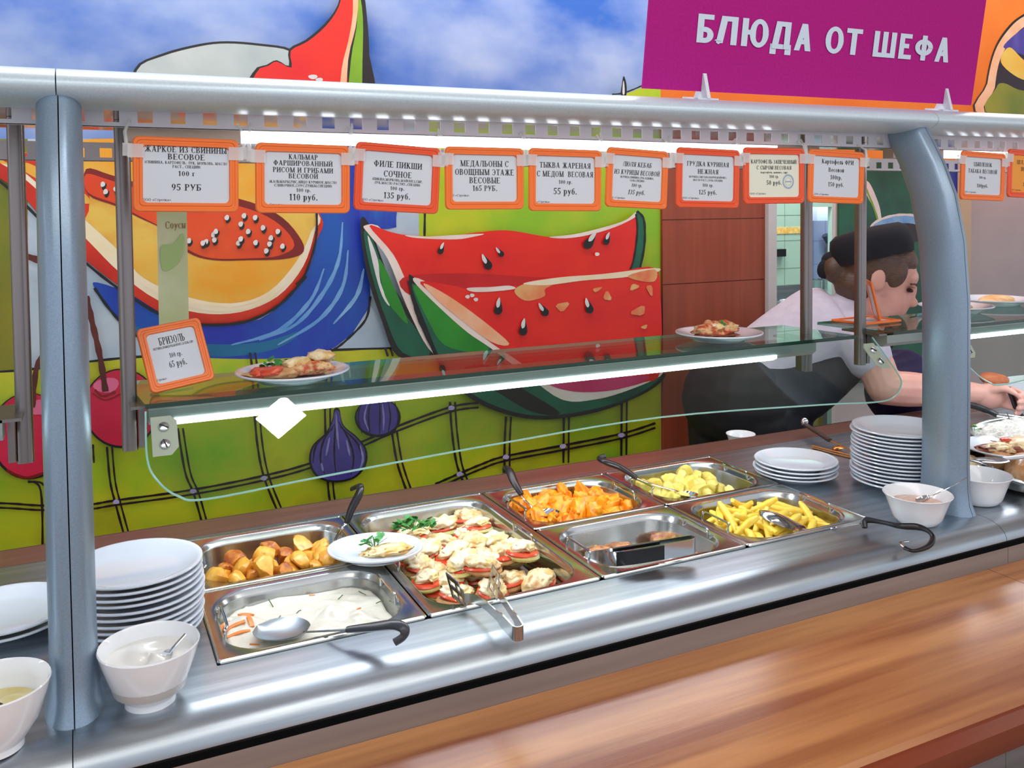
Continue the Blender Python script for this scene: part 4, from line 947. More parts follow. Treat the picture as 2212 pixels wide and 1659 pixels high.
for i, (u, v) in enumerate(spots):
    p = spot(u, v, z=ZF + .036)
    p.x = min(max(p.x, .395), .59); p.y = min(max(p.y, .075), .468)
    lay = .0
    for X, Y, Z in occ:
        d = math.hypot(p.x - X, p.y - Y)
        if d < .05: lay = max(lay, Z + .019 * math.sqrt(max(0, 1 - (d / .056) ** 2)))
    lay = min(lay, .034)
    occ.append((p.x, p.y, lay))
    r_ = (rnd.uniform(-.16, .3), rnd.uniform(-.2, .2), rnd.uniform(-.5, .9))
    o = pr[i % 5] if i < 5 else dup(pr[i % 5])
    o.location = (p.x, p.y, ZF + .008 + lay); o.rotation_euler = r_; s_ = rnd.uniform(.92, 1.08); o.scale = (s_, s_, s_)
    tag(o, 'cheese and tomato topped medallion in the large full-depth pan', None, 'baked medallions in the large pan')
b = MB()
for v_, z in ((0, 0),): b.prism(rrect(.236, .44, .03), 0, .004, 'z')
o = b.build('cooking_juices', mat('cooking_juice', '#b8935a', .25, h2='#d2b98a', scale=25, bump=.2, coat=.3)); o.location = (PX[1] + PWD / 2, .266, ZF)
tag(o, 'shallow brown cooking juices under the baked medallions', 'sauce', kind='stuff')
# parsley
def parsley(label, loc, n, rad, hh, seed):
    t = thing('parsley', label, 'parsley', loc); rnd = random.Random(seed)
    G1 = mat('parsley_green', '#2f7a34', .5, h2='#4c9a48', scale=80); b = MB(); st = MB()
    for i in range(n):
        a = rnd.uniform(0, 6.28); r = rad * math.sqrt(rnd.random()); c = Vector((r * math.cos(a) * 1.35, r * math.sin(a) * .75, hh * (1 - .6 * (r / rad) ** 2) * rnd.uniform(.5, 1.0)))
        M = Euler((rnd.uniform(-.7, .7), rnd.uniform(-.7, .7), rnd.uniform(0, 6.28))).to_matrix(); L = rnd.uniform(.011, .018)
        st.tube([Vector((c.x * .3, c.y * .3, .001)), c * .7 + Vector((0, 0, .001)), c], .0007, 4)
        for k in (-1, 0, 1):
            Mk = M @ Matrix.Rotation(k * .75, 3, 'Z'); l = L * (1 if k == 0 else .8)
            P_ = [(0, 0), (.3, .16), (.45, .34), (.58, .22), (.75, .3), (.82, .1), (1, 0), (.82, -.1), (.75, -.3), (.58, -.22), (.45, -.34), (.3, -.16)]
            b.poly([c + Mk @ Vector((x * l, y * l, .12 * l * math.sin(3 * x) - .2 * abs(y) * l)) for x, y in P_])
            
    b.build('leaves', G1, t, smooth=0); st.build('stems', mat('parsley_stem', '#6a9a48', .5), t)
    return t
parsley('bunch of green parsley lying on the medallions behind the sample plate', tuple(spot(892, 1142, z=ZP - .004)), 54, .034, .024, 3)
# creamy sauce
M_CR = mat('cream_sauce', '#dedbcb', .28, h2='#ebe8da', scale=14, contrast=(.35, .7), coat=.4, bump=.25, bscale=50)
ox, oy = PX[0] + PWD / 2, PDH / 2
N1, N2 = 44, 34; rs = []; rnd = random.Random(8)
LUMPS = [(spot(715, 1322, z=ZF + .04), .035, .014), (spot(770, 1330, z=ZF + .04), .035, .012), (spot(525, 1345, z=ZF + .04), .045, .012), (spot(590, 1300, z=ZF + .04), .04, .01), (spot(700, 1350, z=ZF + .04), .03, .008), (spot(820, 1300, z=ZF + .04), .03, .006), (spot(640, 1385, z=ZF + .04), .03, .007)]
def sz(x, y):
    z = .036 + .0015 * math.sin(x * 70 + 2) * math.cos(y * 60) + .001 * math.sin(x * 160 + y * 190)
    for p, r, h in LUMPS: z += h * math.exp(-((x - p.x) ** 2 + (y - p.y) ** 2) / (r * .5) ** 2) * (1 + .5 * noise.noise(Vector((x * 90, y * 90, 0))))
    z += .0028 * noise.noise(Vector((x * 60, y * 60, 3))) + .0014 * noise.noise(Vector((x * 140, y * 140, 5)))
    return z
b = MB(); out = [(p.x, p.y) for p in cr([(x_, y_, 0) for x_, y_ in rrect(.266, .209, .058, 8)], 3, True)]
ringsS = []
for k in range(33):
    f_ = (k + .3) / 32.3; ringsS.append([(ox + px * f_, oy + py * f_, ZF + sz(ox + px * f_, oy + py * f_) - (.008 if k == 32 else 0)) for px, py in out])
b.rings([[(x, y, ZF + .001) for x, y, z in ringsS[-1]]] + ringsS[::-1])
o = b.build('creamy_sauce', M_CR, smooth=80); tag(o, 'thick creamy white sauce with carrot shreds in the front left pan', 'sauce', kind='stuff')
M_CAR = mat('carrot', '#e8762c', .35, h2='#f0944a', scale=40)
def strip(pts, r=.0042):
    q = []
    for u, v in pts:
        p = spot(u, v, z=ZF + .042); p.z = ZF + sz(p.x, p.y) + .0012; q.append(p)
    b = MB().tube(cr(q, 5), r, 6, flat=.5); c = b.build('carrot_strip', M_CAR, o)
for q in ([(470, 1372), (478, 1350), (495, 1335)], [(485, 1362), (505, 1352), (530, 1347)], [(490, 1370), (520, 1362), (540, 1358)], [(525, 1322), (538, 1340), (545, 1352)], [(515, 1325), (532, 1322), (545, 1332)]): strip(q)
for q in ([(772, 1314), (778, 1306)], [(540, 1384), (560, 1388)], [(668, 1282), (680, 1279)]): strip(q, .002)
b = MB()
for u, v, u2, v2 in ((580, 1300, 590, 1308), (775, 1272, 790, 1278), (812, 1302, 828, 1298), (640, 1318, 650, 1312), (730, 1285, 740, 1280), (600, 1330, 606, 1326)):
    P_ = []
    for f_ in (0, .5, 1): p = spot(u + (u2 - u) * f_, v + (v2 - v) * f_, z=ZF + .042); p.z = ZF + sz(p.x, p.y) + .0006; P_.append(p)
    b.tube(P_, .0009, 5)
b.build('dill_sprig', mat('dill', '#4c6a3c', .6), o)
# scraps in the cutlet pan
M_CUT = mat('browned_meat', '#7e4426', .45, h2='#c88e56', scale=35, contrast=(.35, .55), h3='#a86438', bump=.35, bscale=70, coat=.2)
for i, (u, v, r, lb) in enumerate(((1282, 1190, (.03, .018, .012), 'browned cutlet scrap at the left end of the nearly empty pan'), (1345, 1180, (.036, .018, .011), 'middle browned cutlet scrap in the nearly empty pan'), (1432, 1170, (.04, .02, .016), 'largest browned cutlet piece, behind the black-gripped tongs'), (1300, 1202, (.02, .012, .006), 'small flat cutlet scrap beside the tongs tip'))):
    p = spot(u, v, z=ZF + .012); o = lump(r, 90 + i, .5, n=26, m=16, rag=.35).build('cutlet_piece', M_CUT, smooth=70); o.location = (p.x, p.y, ZF + r[2] * .8); o.rotation_euler = (0, 0, -.4)
    tag(o, lb, 'cutlet', 'cutlet pieces')
p = spot(1532, 1175, z=ZF + .02); o = lump((.022, .016, .014), 99, .4, n=16, m=10).build('white_dumpling', mat('egg_white', '#ece8d4', .4), smooth=70); o.location = (p.x, min(p.y, .2), ZF + .012); tag(o, 'pale white lump at the right end of the nearly empty pan', 'food')
p = spot(1512, 1185, z=ZF + .02); o = lump((.024, .014, .009), 97, .4, n=16, m=10).build('cutlet_piece', M_CUT, smooth=70); o.location = (p.x - .006, p.y - .004, ZF + .008); tag(o, 'tan cutlet piece beside the pale white lump', 'cutlet', 'cutlet pieces')
# ------------------------------------------------------------------ plates
def plate_mesh(D, nm='plate', deep=1.0, n=48):
    r = D / 2; k = deep
    prof = [(.001, .002), (r * .52, .002), (r * .54, 0), (r * .6, 0), (r * .63, .003), (r * .96, .0152 * k), (r * .995, .0166 * k), (r, .0182 * k), (r * .993, .0198 * k), (r * .975, .0202 * k), (r * .92, .0182 * k), (r * .7, .0088 * k), (r * .62, .006), (.001, .0052)]
    return MB().lathe(prof, n, cap0=True, cap1=True).mesh(nm, CHINA, 40)
ORD = ['topmost', 'second', 'third', 'fourth', 'fifth', 'sixth', 'seventh', 'eighth', 'ninth', 'tenth', 'eleventh', 'twelfth', 'thirteenth', 'fourteenth', 'fifteenth', 'sixteenth']
def stack(me, n, x, y, pitch, group, where, seed, wob=.004):
    rnd = random.Random(seed)
    for i in range(n):
        o = obj('plate', me); o.location = (x + rnd.uniform(-wob, wob), y + rnd.uniform(-wob, wob), ZT + i * pitch); o.rotation_euler = (0, 0, rnd.uniform(0, 6))
        k = n - 1 - i
        lb = ('topmost' if k == 0 else 'bottom' if i == 0 else ORD[k] + ' from top') + ' white plate of the ' + where
        tag(o, lb, 'plate', group)
me22 = plate_mesh(.2)
c = spot(293, 1213, z=ZT + .116)
stack(me22, 11, c.x, c.y, .0097, 'white plates stacked by the left post', 'stack right of the left post', 1, .002)
c = spot(1719, 991, z=ZT + .046)
stack(plate_mesh(.196), 4, c.x, c.y, .0092, 'short stack of white plates', 'short stack of four on the right', 2, .003)
c = spot(1945, 921, z=ZT + .138)
stack(plate_mesh(.218), 15, c.x, c.y, .0086, 'tall stack of white plates', 'tall stack behind the right post', 3, .003)
c = spot(12, 1312, z=ZT + .03)
stack(plate_mesh(.2), 2, c.x, c.y, .0105, 'white plates at the left edge', 'pair left of the left post', 4, .002)

def dish_plate(label, loc, D, rot=(0, 0, 0)):
    o = obj('plate', plate_mesh(D)); o.location = loc; o.rotation_euler = rot; return tag(o, label, 'plate')
p = spot(811, 1187, z=ZP + .02)
dish_plate('white sample plate resting on the pan rims between sauce and medallions', (p.x, p.y, ZP + .006), .178, (R(-3), R(2), 0))
o = lump((.054, .023, .01), 120, .35, n=34, m=20, rag=.3).build('fish_fillet', M_TOP2, smooth=70); o.location = (p.x + .012, p.y - .012, ZP + .019); o.rotation_euler = (0, 0, -.12)
tag(o, 'baked fish fillet with crust on the sample plate', 'fish')
parsley('small parsley sprig on the fish fillet of the sample plate', (p.x + .0, p.y + .006, ZP + .024), 12, .018, .02, 11)
M_PIZ = mat('tomato_topping', '#c8502c', .4, h2='#e8c48a', scale=70, contrast=(.4, .6), h3='#a83420', bump=.4, bscale=120, coat=.2)
def topped(label, loc, parts, rotz=0):
    t = thing('topped_fillet', label, 'food', loc, (0, 0, rotz))
    for i, (nm, m_, r, off, sd) in enumerate(parts):
        o = lump(r, sd, .45, n=30, m=18, rag=.3).build(nm, m_, t, smooth=70); o.location = off
    return t
p = spot(633, 806, z=ZS + .012)
dish_plate('white plate with tomato-topped food on the left of the glass shelf', (p.x, p.y, ZS), .205)
topped('tomato and cheese topped fillet on the left shelf plate', (p.x - .005, p.y, ZS + .007), [('fillet', M_MEAT, (.07, .03, .012), (0, 0, .008), 130), ('tomato_slice', M_TOM, (.02, .02, .008), (-.055, -.01, .012), 131), ('tomato_slice', M_TOM, (.02, .018, .007), (-.03, -.02, .014), 138), ('cheese_topping', M_TOP2, (.04, .026, .016), (.005, 0, .016), 132), ('tomato_slice', M_TOM, (.025, .018, .006), (.035, .01, .028), 133), ('cheese_crust', M_TOP2, (.022, .018, .01), (.058, .008, .03), 134), ('ham', M_PIZ, (.035, .018, .012), (.045, -.014, .014), 135)], -.1)
parsley('chopped green herbs on the left shelf plate food', (p.x - .025, p.y + .008, ZS + .026), 16, .02, .012, 21)
p = spot(1553, 723, z=ZS + .012)
dish_plate('white plate with tomato-topped food on the right of the glass shelf', (p.x, p.y, ZS), .2)
topped('red tomato topped fillet on the right shelf plate', (p.x, p.y, ZS + .007), [('fillet', mat('dark_meat', '#8a4a34', .5), (.056, .028, .008), (0, 0, .006), 140), ('topping', M_PIZ, (.052, .026, .014), (.002, 0, .016), 141), ('topping', M_PIZ, (.02, .014, .01), (-.02, .004, .026), 145), ('cheese', M_TOP, (.02, .016, .007), (.032, 0, .024), 142), ('cheese', M_TOP, (.015, .012, .006), (-.022, -.01, .026), 143)], .15)
parsley('herb leaves on the right shelf plate food', (p.x + .004, p.y, ZS + .03), 8, .014, .01, 22)
for i, (u, v, z, D, la, lb) in enumerate(((2150, 649, ZS + .012, .22, 'white plate with pale food at the right edge, further back on the shelf', 'flat golden pancake on the back plate of the right shelf'), (2065, 664, ZS + .012, .2, 'white plate partly hidden by the right post on the right shelf', 'flat browned food on the shelf plate behind the right post'))):
    p = spot(u, v, z=z)
    dish_plate(la, (p.x, p.y, ZS), D)
    o = lump((.066, .04, .011), 150 + i, .3, n=20, m=10).build('flat_fillet', mat('golden_crust', '#dca060', .45, h2='#eccb98', scale=40, contrast=(.35, .65), h3='#a85a30', bump=.3), smooth=70); o.location = (p.x, p.y, ZS + .016)
    tag(o, lb, 'food')

# ------------------------------------------------------------------ bowls
def bowl(label, x, y, D, H, foot=True, m=OPAL, fill=None):
    t = thing('bowl', label, 'bowl', (x, y, ZT)); r = D / 2
    if foot: prof = [(.001, .004), (r * .42, .004), (r * .46, 0), (r * .5, 0), (r * .5, .008), (r * .56, .013), (r * .78, H * .42), (r * .93, H * .78), (r, H - .002), (r * .985, H), (r * .95, H - .003), (r * .88, H * .74), (r * .73, H * .42), (r * .5, .02), (r * .25, .014), (.001, .013)]
    else: prof = [(.001, .0), (r * .5, 0), (r * .6, .003), (r * .72, H * .22), (r * .82, H * .55), (r * .92, H * .85), (r, H - .001), (r * .99, H), (r * .9, H * .86), (r * .79, H * .55), (r * .69, H * .24), (r * .55, .006), (.001, .005)]
    MB().lathe(prof, 40, cap0=True, cap1=True).build('body', m, t)
    if fill:
        f_, mm, sd, nm = fill; rf = r * (.5 + .38 * (f_ - .2) / .6) * 1.04; z0 = H * f_; rnd = random.Random(sd); b = MB(); rs = []
        for k in range(10):
            q = (k + .4) / 9.4
            rs.append([(rf * q * math.cos(a), rf * q * math.sin(a), z0 + .003 * math.sin(3 * a + 9 * q + sd) * q * (1 - q) * 3 + .006 * (1 - q) * math.sin(2 * a + sd)) for a in (2 * math.pi * i / 28 for i in range(28))])
        b.rings([[(x_ * .8, y_ * .8, .02) for x_, y_, _ in rs[-1]]] + rs[::-1])
        b.build(nm, mm, t, smooth=80)
    return t
def spoon(label, pts, blen, bw, m=CHROME, group=None, handle=None, hm=BLACK, hr=.006, slots=False, name='serving_spoon', depth=.35, tip=None, neck=.003):
    "pts: world points bowl tip -> neck -> end; handle: index where a thick grip begins"
    P = [Vector(p) for p in pts]; t = thing(name, label, 'spoon', P[0], group=group); o0 = P[0]
    d = (P[1] - P[0]).normalized(); up = Vector(tip) if tip else Vector((0, 0, 1)); s = d.cross(up).normalized(); up = s.cross(d).normalized()
    b = MB(); rs = []; n = 14
    for k in range(13):
        q = k / 12; w_ = bw / 2 * math.sqrt(max(.0, 1 - (2 * q - 1) ** 2)) * (1 if q < .5 else (1 - .12 * (q - .5))) + .0015; dp = w_ * depth * 2
        row = []
        for j in range(n + 1):
            a = -1 + 2 * j / n; row.append(d * (q * blen) + s * (a * w_) - up * (dp * (1 - a * a)))
        rs.append(row + [p + up * .0012 for p in row[::-1]])
    b.rings(rs)
    b.i = 1
    if slots:
        for a in (-.45, 0, .45): b.tube([d * (blen * .32) + s * (a * bw * .5) - up * (bw * depth * (1 - a * a) - .0016), d * (blen * .62) + s * (a * bw * .5) - up * (bw * depth * (1 - a * a) - .0016)], .0022, 8, flat=.3)
    b.build('bowl', [m, DARK], t, smooth=60)
    hi = handle if handle is not None else len(P)
    nk = [d * (blen - .004) - up * .001] + [p - o0 for p in P[1:hi + 1]]
    MB().tube(cr(nk, 6), neck, 8, flat=.55, up=up).build('shaft', m, t)
    if handle is not None:
        q = cr([p - o0 for p in P[hi:]], 6); rr_ = [hr * (.75 + .4 * math.sin(math.pi * min(1, i / len(q) * 1.3))) for i in range(len(q))]
        MB().tube(q, rr_, 10, flat=.7, up=up).build('handle', hm, t)
    return t
M_SOUR = mat('sour_cream', '#f0efe8', .3, coat=.4)
c = spot(322, 1394, z=ZT + .076)
bowl('white footed bowl of sour cream in front of the left plate stack', c.x, c.y, .13, .08, True, OPAL, (.76, M_SOUR, 3, 'sour_cream'))
S = lambda u, v, z: spot(u, v, z=z)
spoon('small steel spoon standing in the sour cream bowl', [(c.x + .012, c.y - .02, ZT + .058), (c.x + .03, c.y - .012, ZT + .072), (c.x + .046, c.y - .004, ZT + .083)], .02, .018, neck=.0026, name='spoon')
c = spot(-14, 1478, z=ZT + .08)
bowl('white footed bowl of yellow sauce cut by the left edge of the photo', c.x, c.y, .128, .082, True, OPAL, (.6, mat('mustard_sauce', '#e3d79a', .35, h2='#d8c67c', scale=30, coat=.3), 7, 'sauce'))
spoon('dark spoon lying in the yellow sauce bowl', [(c.x + .012, c.y - .03, ZT + .066), (c.x - .03, c.y - .05, ZT + .085), (c.x - .09, c.y - .07, ZT + .115)], .045, .034, m=mat('dark_spoon', '#5c5450', .35, .6), name='spoon')
c = spot(1982, 1068, z=ZT + .058)
bowl('white glass bowl with pink sauce in front of the right post', c.x, c.y, .136, .062, False, OPAL, (.64, mat('pink_sauce', '#e6c4b4', .4, h2='#d8ac9a', scale=60, coat=.3), 5, 'sauce'))
spoon('thin steel spoon sloping out of the pink sauce bowl', [(c.x - .005, c.y - .0, ZT + .046), (c.x + .03, c.y - .02, ZT + .06), S(2060, 1048, ZT + .085), S(2089, 1031, ZT + .105)], .03, .018, neck=.0016, name='spoon')
c = spot(2108, 1028, z=ZT + .06)
bowl('white glass bowl half hidden behind the right post', c.x + .01, c.y, .134, .064, False, OPAL, (.3, M_SOUR, 6, 'sauce'))
c = spot(1600, 945, y=.705)
t = bowl('small white bowl at the rear edge of the counter below the shelf', c.x, .705, .085, .045, False, OPAL); t.location.z = .8502

# ------------------------------------------------------------------ utensils
spoon('serving spoon with grey hooked handle lying across the creamy sauce pan', [S(556, 1352, ZF + .052), S(665, 1365, ZF + .058), S(720, 1362, ZP + .012), S(750, 1360, ZP + .018), S(800, 1355, ZP + .026), S(848, 1350, ZP + .036), S(872, 1357, ZP + .036), S(872, 1374, ZP + .026), S(852, 1388, ZP + .018)], .094, .078, m=STEEL, handle=3, hm=mat('grey_handle', '#3a3d44', .3), hr=.0088, depth=.16)
spoon('slotted spoon with black handle in the roasted potato pan behind the sample plate', [S(700, 1232, ZF + .018), S(722, 1170, ZP - .02), S(738, 1142, ZP + .012), S(749, 1130, ZP + .022), S(760, 1098, ZP + .05), S(776, 1066, ZP + .078), S(777, 1050, ZP + .09), S(760, 1056, ZP + .078)], .07, .058, handle=3, hr=.008, depth=.12, slots=True)
spoon('slotted spoon with black handle in the pumpkin pan', [S(1200, 1114, ZF + .06), S(1150, 1096, ZP - .01), S(1132, 1078, ZP + .008), S(1126, 1068, ZP + .014), S(1110, 1040, ZP + .034), S(1100, 1016, ZP + .05), S(1091, 1010, ZP + .046), S(1091, 1022, ZP + .034)], .062, .05, handle=3, hr=.0085, depth=.2, slots=True)
spoon('spoon with long black hooked handle in the boiled potato pan', [S(1504, 1072, ZF + .064), S(1462, 1061, ZP - .004), S(1410, 1046, ZP + .004), S(1376, 1033, ZP + .016), S(1340, 1010, ZP + .034), S(1308, 998, ZP + .046), S(1295, 990, ZP + .05), S(1308, 984, ZP + .056)], .05, .036, handle=3, hr=.0085, depth=.25)
# medallion tongs: one bent steel band with two slotted heads
t = thing('serving_tongs', 'steel serving tongs with slotted heads lying over the medallion pan front rim', 'tongs', S(1060, 1300, ZP + .02)); o0 = Vector(t.location)
def band(pts, w, up=Vector((0, 0, 1)), th=.0011):
    rs = []; P = [Vector(p) for p in pts]; W = w if hasattr(w, '__len__') else [w] * len(P)
    for i, p in enumerate(P):
        tt = (P[min(i + 1, len(P) - 1)] - P[max(i - 1, 0)]).normalized(); nn = tt.cross(up).normalized()
        h = up * (W[i] / 2); e = nn * th
        rs.append([p - h - e, p + h - e, p + h + e, p - h + e])
    return rs
ue = S(1118, 1364, ZP + .018); dr = (S(1010, 1262, ZP + .004) - ue); dr.z = 0; L_ = dr.length; dr.normalize(); sd_ = Vector((-dr.y, dr.x, 0))
pts = []
for s in (1, -1):
    q = [ue + dr * a_ + sd_ * (s * b_) + Vector((0, 0, z_)) for a_, b_, z_ in ((.0, .008, 0), (.05, .012, .004), (.1, .017, .005), (.135, .024, .0), (.15, .03, -.004))]
    pts.append(cr(q, 5))
arc = [ue + dr * (-.008 * math.cos(a)) + sd_ * (.008 * math.sin(a)) for a in (R(-90 + 22.5 * k) for k in range(9))]
allp = pts[1][::-1] + arc[1:-1] + pts[0]
n_ = len(allp); W = [.022 if abs(i - n_ / 2) < 8 else .015 for i in range(n_)]
MB().rings(band([p - o0 for p in allp], W)).build('band', STEELP, t)
for s, q in ((1, pts[0]), (-1, pts[1])):
    e = q[-1] - o0; b = MB(); dd = (dr + sd_ * s * .12).normalized(); up = Vector((0, 0, 1)) + sd_ * s * .25; up.normalize()
    F_ = lambda a_, h_: e + dd * a_ + up * h_
    # a slotted paddle: frame bars around two openings
    for a0, a1, h0, h1 in ((0, .012, -.014, .014), (.052, .06, -.022, .022), (.024, .03, -.02, .02), (.012, .06, -.023, -.014), (.012, .06, .014, .023), (.012, .06, -.004, .004)):
        nn = dd.cross(up).normalized() * .0009
        v = [F_(a, h) + nn * k for k in (-1, 1) for a, h in ((a0, h0), (a1, h0), (a1, h1), (a0, h1))]
        V = [b.v(p) for p in v]
        for f4 in ((0, 1, 2, 3), (7, 6, 5, 4), (0, 4, 5, 1), (1, 5, 6, 2), (2, 6, 7, 3), (3, 7, 4, 0)): b.f([V[i] for i in f4])
    b.build('slotted_head', STEELP, t)
# cutlet tongs with black grip
t = thing('serving_tongs', 'steel tongs with black rectangular grip resting in the nearly empty pan', 'tongs', S(1400, 1195, ZP + .016)); o0 = Vector(t.location)
A = S(1494, 1181, ZP + .03); Bp = S(1434, 1192, ZP + .024); Cp = S(1333, 1207, ZP + .014); D_ = S(1268, 1204, ZF + .02)
off = Vector((.004, .02, 0))
q1 = [A, Bp, Cp, D_]; q2 = [A + off * .9, Bp + off, Cp + off * .9, D_ + off * .5]
arcq = [A + off * .45 + (A - Bp).normalized() * (.01 * math.cos(a)) + off * (.45 * math.sin(a)) for a in (R(-80 + 20 * k) for k in range(9))]
allp = cr(q1[::-1], 5)[:-1] + [A] + arcq + cr(q2, 5)
MB().rings(band([p - o0 for p in allp], [.014 + .014 * min(1, max(0, (p.z - ZF - .03) / .05)) for p in allp])).build('band', CHROME, t)
for q in (q1, q2):
    m_ = [p - o0 for p in cr(q, 5)[5:11]]
    MB().rings(band(m_, .026, th=.0032)).build('grip', BLACK, t)
# fries tongs: spoon head and long black loop
t = thing('serving_tongs', 'tongs with looped black handle lying from the fries pan onto the counter', 'tongs', S(1870, 1130, ZP + .012)); o0 = Vector(t.location)
h0 = S(1640, 1106, ZF + .078); h1 = S(1742, 1146, ZF + .062); dd = (h1 - h0).normalized(); ss = dd.cross(Vector((0, 0, 1))).normalized(); uu = ss.cross(dd)
b = MB(); rs = []
bl = (h1 - h0).length
for k in range(13):
    q = k / 12; w_ = .021 * math.sqrt(max(0, 1 - (2 * q - 1) ** 2)) + .003; row = [h0 - o0 + dd * (q * bl) + ss * (a * w_) + uu * (.011 * (1 - a * a) * math.sin(math.pi * min(1, q + .15))) for a in (-1 + 2 * j / 10 for j in range(11))]
    rs.append(row + [p - uu * .0012 for p in row[::-1]])
b.rings(rs); b.build('spoon_head', CHROME, t, smooth=60)
MB().tube([p - o0 for p in cr([h1 - dd * .006, S(1770, 1146, ZP - .012), S(1815, 1137, ZP + .004), S(1868, 1128, ZP + .012)], 5)], .0034, 8, flat=.6).build('arm', CHROME, t)
lp = [S(1868, 1140, ZP + .004), S(1869, 1124, ZP + .016), S(1900, 1127, ZP + .02), S(1942, 1136, ZP + .022), S(1980, 1138, ZP + .022), S(2005, 1147, ZP + .02), S(2015, 1162, ZP + .012), S(2005, 1180, ZP + .004), S(1975, 1190, ZP), S(1955, 1184, ZP)]
q = cr([p - o0 for p in lp], 6); MB().tube(q, [.0056 + .0012 * math.sin(i * .35) for i in range(len(q))], 10, flat=.75).build('handle', BLACK, t)
MB().tube([p - o0 for p in cr([S(1958, 1184, ZP), S(1945, 1172, ZP + .002), S(1962, 1168, ZP + .003)], 4)], .003, 8, flat=.4).build('hinge', CHROME, t)
# brass tongs at the back
t = thing('serving_tongs', 'copper-coloured tongs with dark handle lying behind the tall plate stack', 'tongs', S(1790, 950, ZT + .01)); o0 = Vector(t.location)
BR = mat('copper', '#c98a4e', .25, 1)
q = cr([p - o0 for p in (S(1736, 914, ZT + .035), S(1750, 924, ZT + .03), S(1772, 938, ZT + .024), S(1792, 951, ZT + .018))], 5); MB().tube(q, .008, 10, flat=.7).build('handle', mat('dark_handle', '#3a2a26', .35), t)
b = MB(); b.tube([p - o0 for p in (S(1791, 950, ZT + .018), S(1822, 965, ZT + .012), S(1850, 980, ZT + .006))], .004, 8, flat=.5); b.tube([p - o0 for p in (S(1755, 963, ZT + .005), S(1800, 974, ZT + .005), S(1850, 986, ZT + .005))], .0045, 8, flat=.6); b.tube([p - o0 for p in (S(1755, 967, ZT + .003), S(1800, 979, ZT + .003), S(1850, 991, ZT + .003))], .003, 8, flat=.6); b.ball(S(1810, 968, ZT + .01) - o0, (.018, .012, .006)); b.build('arms', BR, t)
MB().ball(S(1738, 911, ZT + .04) - o0, (.012, .01, .012)).build('end_cap', CHROME, t)
# ------------------------------------------------------------------ right-hand unit: dishes beyond the right post
def oval_pan(label, x, y, rx, ry, h, m=STEELP):
    t = thing('serving_dish', label, 'dish', (x, y, ZT))
    MB().lathe([(.001, .001), (.82, .0), (.9, .008), (.96, h), (1.0, h + .002), (1.0, h + .0035), (.945, h), (.88, .01), (.001, .004)], 40, sx=1, sy=1).build('body', m, t)
    t.children[0].data.transform(Matrix.Diagonal((rx, ry, 1, 1))); return t
c = spot(2180, 950, z=ZT + .03)
c.y = spot(2150, 905, z=ZT + .05).y - .13; c.x += .08
t = oval_pan('round steel dish of white rice at the right edge', c.x, c.y, .21, .125, .05)
b = lump((.17, .095, .045), 201, .3, n=60, m=30)
for v in b.bm.verts:
    p = v.co; p.z += .004 * math.sin(p.x * 190) * math.cos(p.y * 170) + .003 * math.sin(p.x * 420 + p.y * 380)
o = b.build('rice', mat('rice_white', '#dddbd4', .6, h2='#c6c3b8', scale=140, contrast=(.4, .6), bump=.5, bscale=260), smooth=0); o.location = (c.x, c.y, ZT + .03); tag(o, 'mound of white rice in the round steel dish', 'rice', kind='stuff')
parsley('tiny parsley leaf on the white rice', tuple(spot(2103, 930, z=ZT + .07)), 6, .014, .012, 31)
p = spot(2150, 958, z=ZT + .052)
dish_plate('white plate with a crusted cutlet in front of the rice dish', (p.x - .02, p.y - .05, ZT + .04), .21)
px_, py_ = p.x - .02, p.y - .05
topped('cheese crusted cutlet on the plate in front of the rice', (px_ - .005, py_ - .01, ZT + .048), [('cutlet', mat('dark_meat', '#8a4a34', .5), (.07, .034, .011), (0, 0, .009), 210), ('cheese_topping', M_TOP2, (.04, .028, .012), (-.026, -.004, .016), 211), ('cheese_topping', M_TOP2, (.036, .028, .012), (.024, -.004, .016), 212), ('tomato_slice', M_TOM, (.014, .01, .006), (-.004, .014, .026), 213)], -.35)
t = thing('food_pan', 'shallow steel tray of roast chicken at the right edge', 'food pan', (1.905, .06, ZT + .006))
MB().rings([[(x, y, z) for x, y in rrect(.40 - d, .28 - d, r_, 6)] for d, r_, z in ((0, .008, -.006), (0, .008, 0), (.03, .02, .0005), (.036, .03, -.003), (.05, .03, -.03))], cap0=False).build('basin', STEELP, t); t.location.z += .032
for s in (-1, 1): MB().tube(cr([(s * .185, -.04, -.004), (s * .185, -.038, .012), (s * .185, .038, .012), (s * .185, .04, -.004)], 4), .0022, 8).build('wire_handle', CHROME, t)
M_CHK = mat('roast_chicken', '#c98a52', .35, h2='#e4bd94', scale=22, contrast=(.35, .6), h3='#95502a', bump=.3, bscale=70, coat=.3)
for i, (x, y, r, a, lb) in enumerate(((1.83, .03, (.05, .03, .026), .5, 'roast chicken piece nearest the white bowl behind the right post'), (1.9, .045, (.055, .035, .03), .3, 'roast chicken piece at the right edge, front of its tray'), (1.86, .105, (.05, .03, .028), .1, 'roast chicken piece under the clear tongs'), (1.96, .12, (.06, .035, .03), .4, 'roast chicken piece at the back of the chicken tray'))):
    o = lump(r, 220 + i, .45, n=22, m=13).build('chicken_piece', M_CHK, smooth=70); o.location = (x, y, ZT + .03); o.rotation_euler = (0, 0, a); tag(o, lb, 'chicken', 'roast chicken pieces')
c = spot(2098, 1000, z=ZT + .03)
o = lump((.03, .024, .02), 231, .4).build('crusted_cutlet', M_TOP2, smooth=70); o.location = (c.x + .02, c.y + .02, ZT + .02); tag(o, 'crusted cutlet peeking out right of the right post above the white bowl', 'food')
t = thing('serving_tongs', 'clear plastic tongs lying over the roast chicken', 'tongs', S(2140, 995, ZT + .07)); o0 = Vector(t.location)
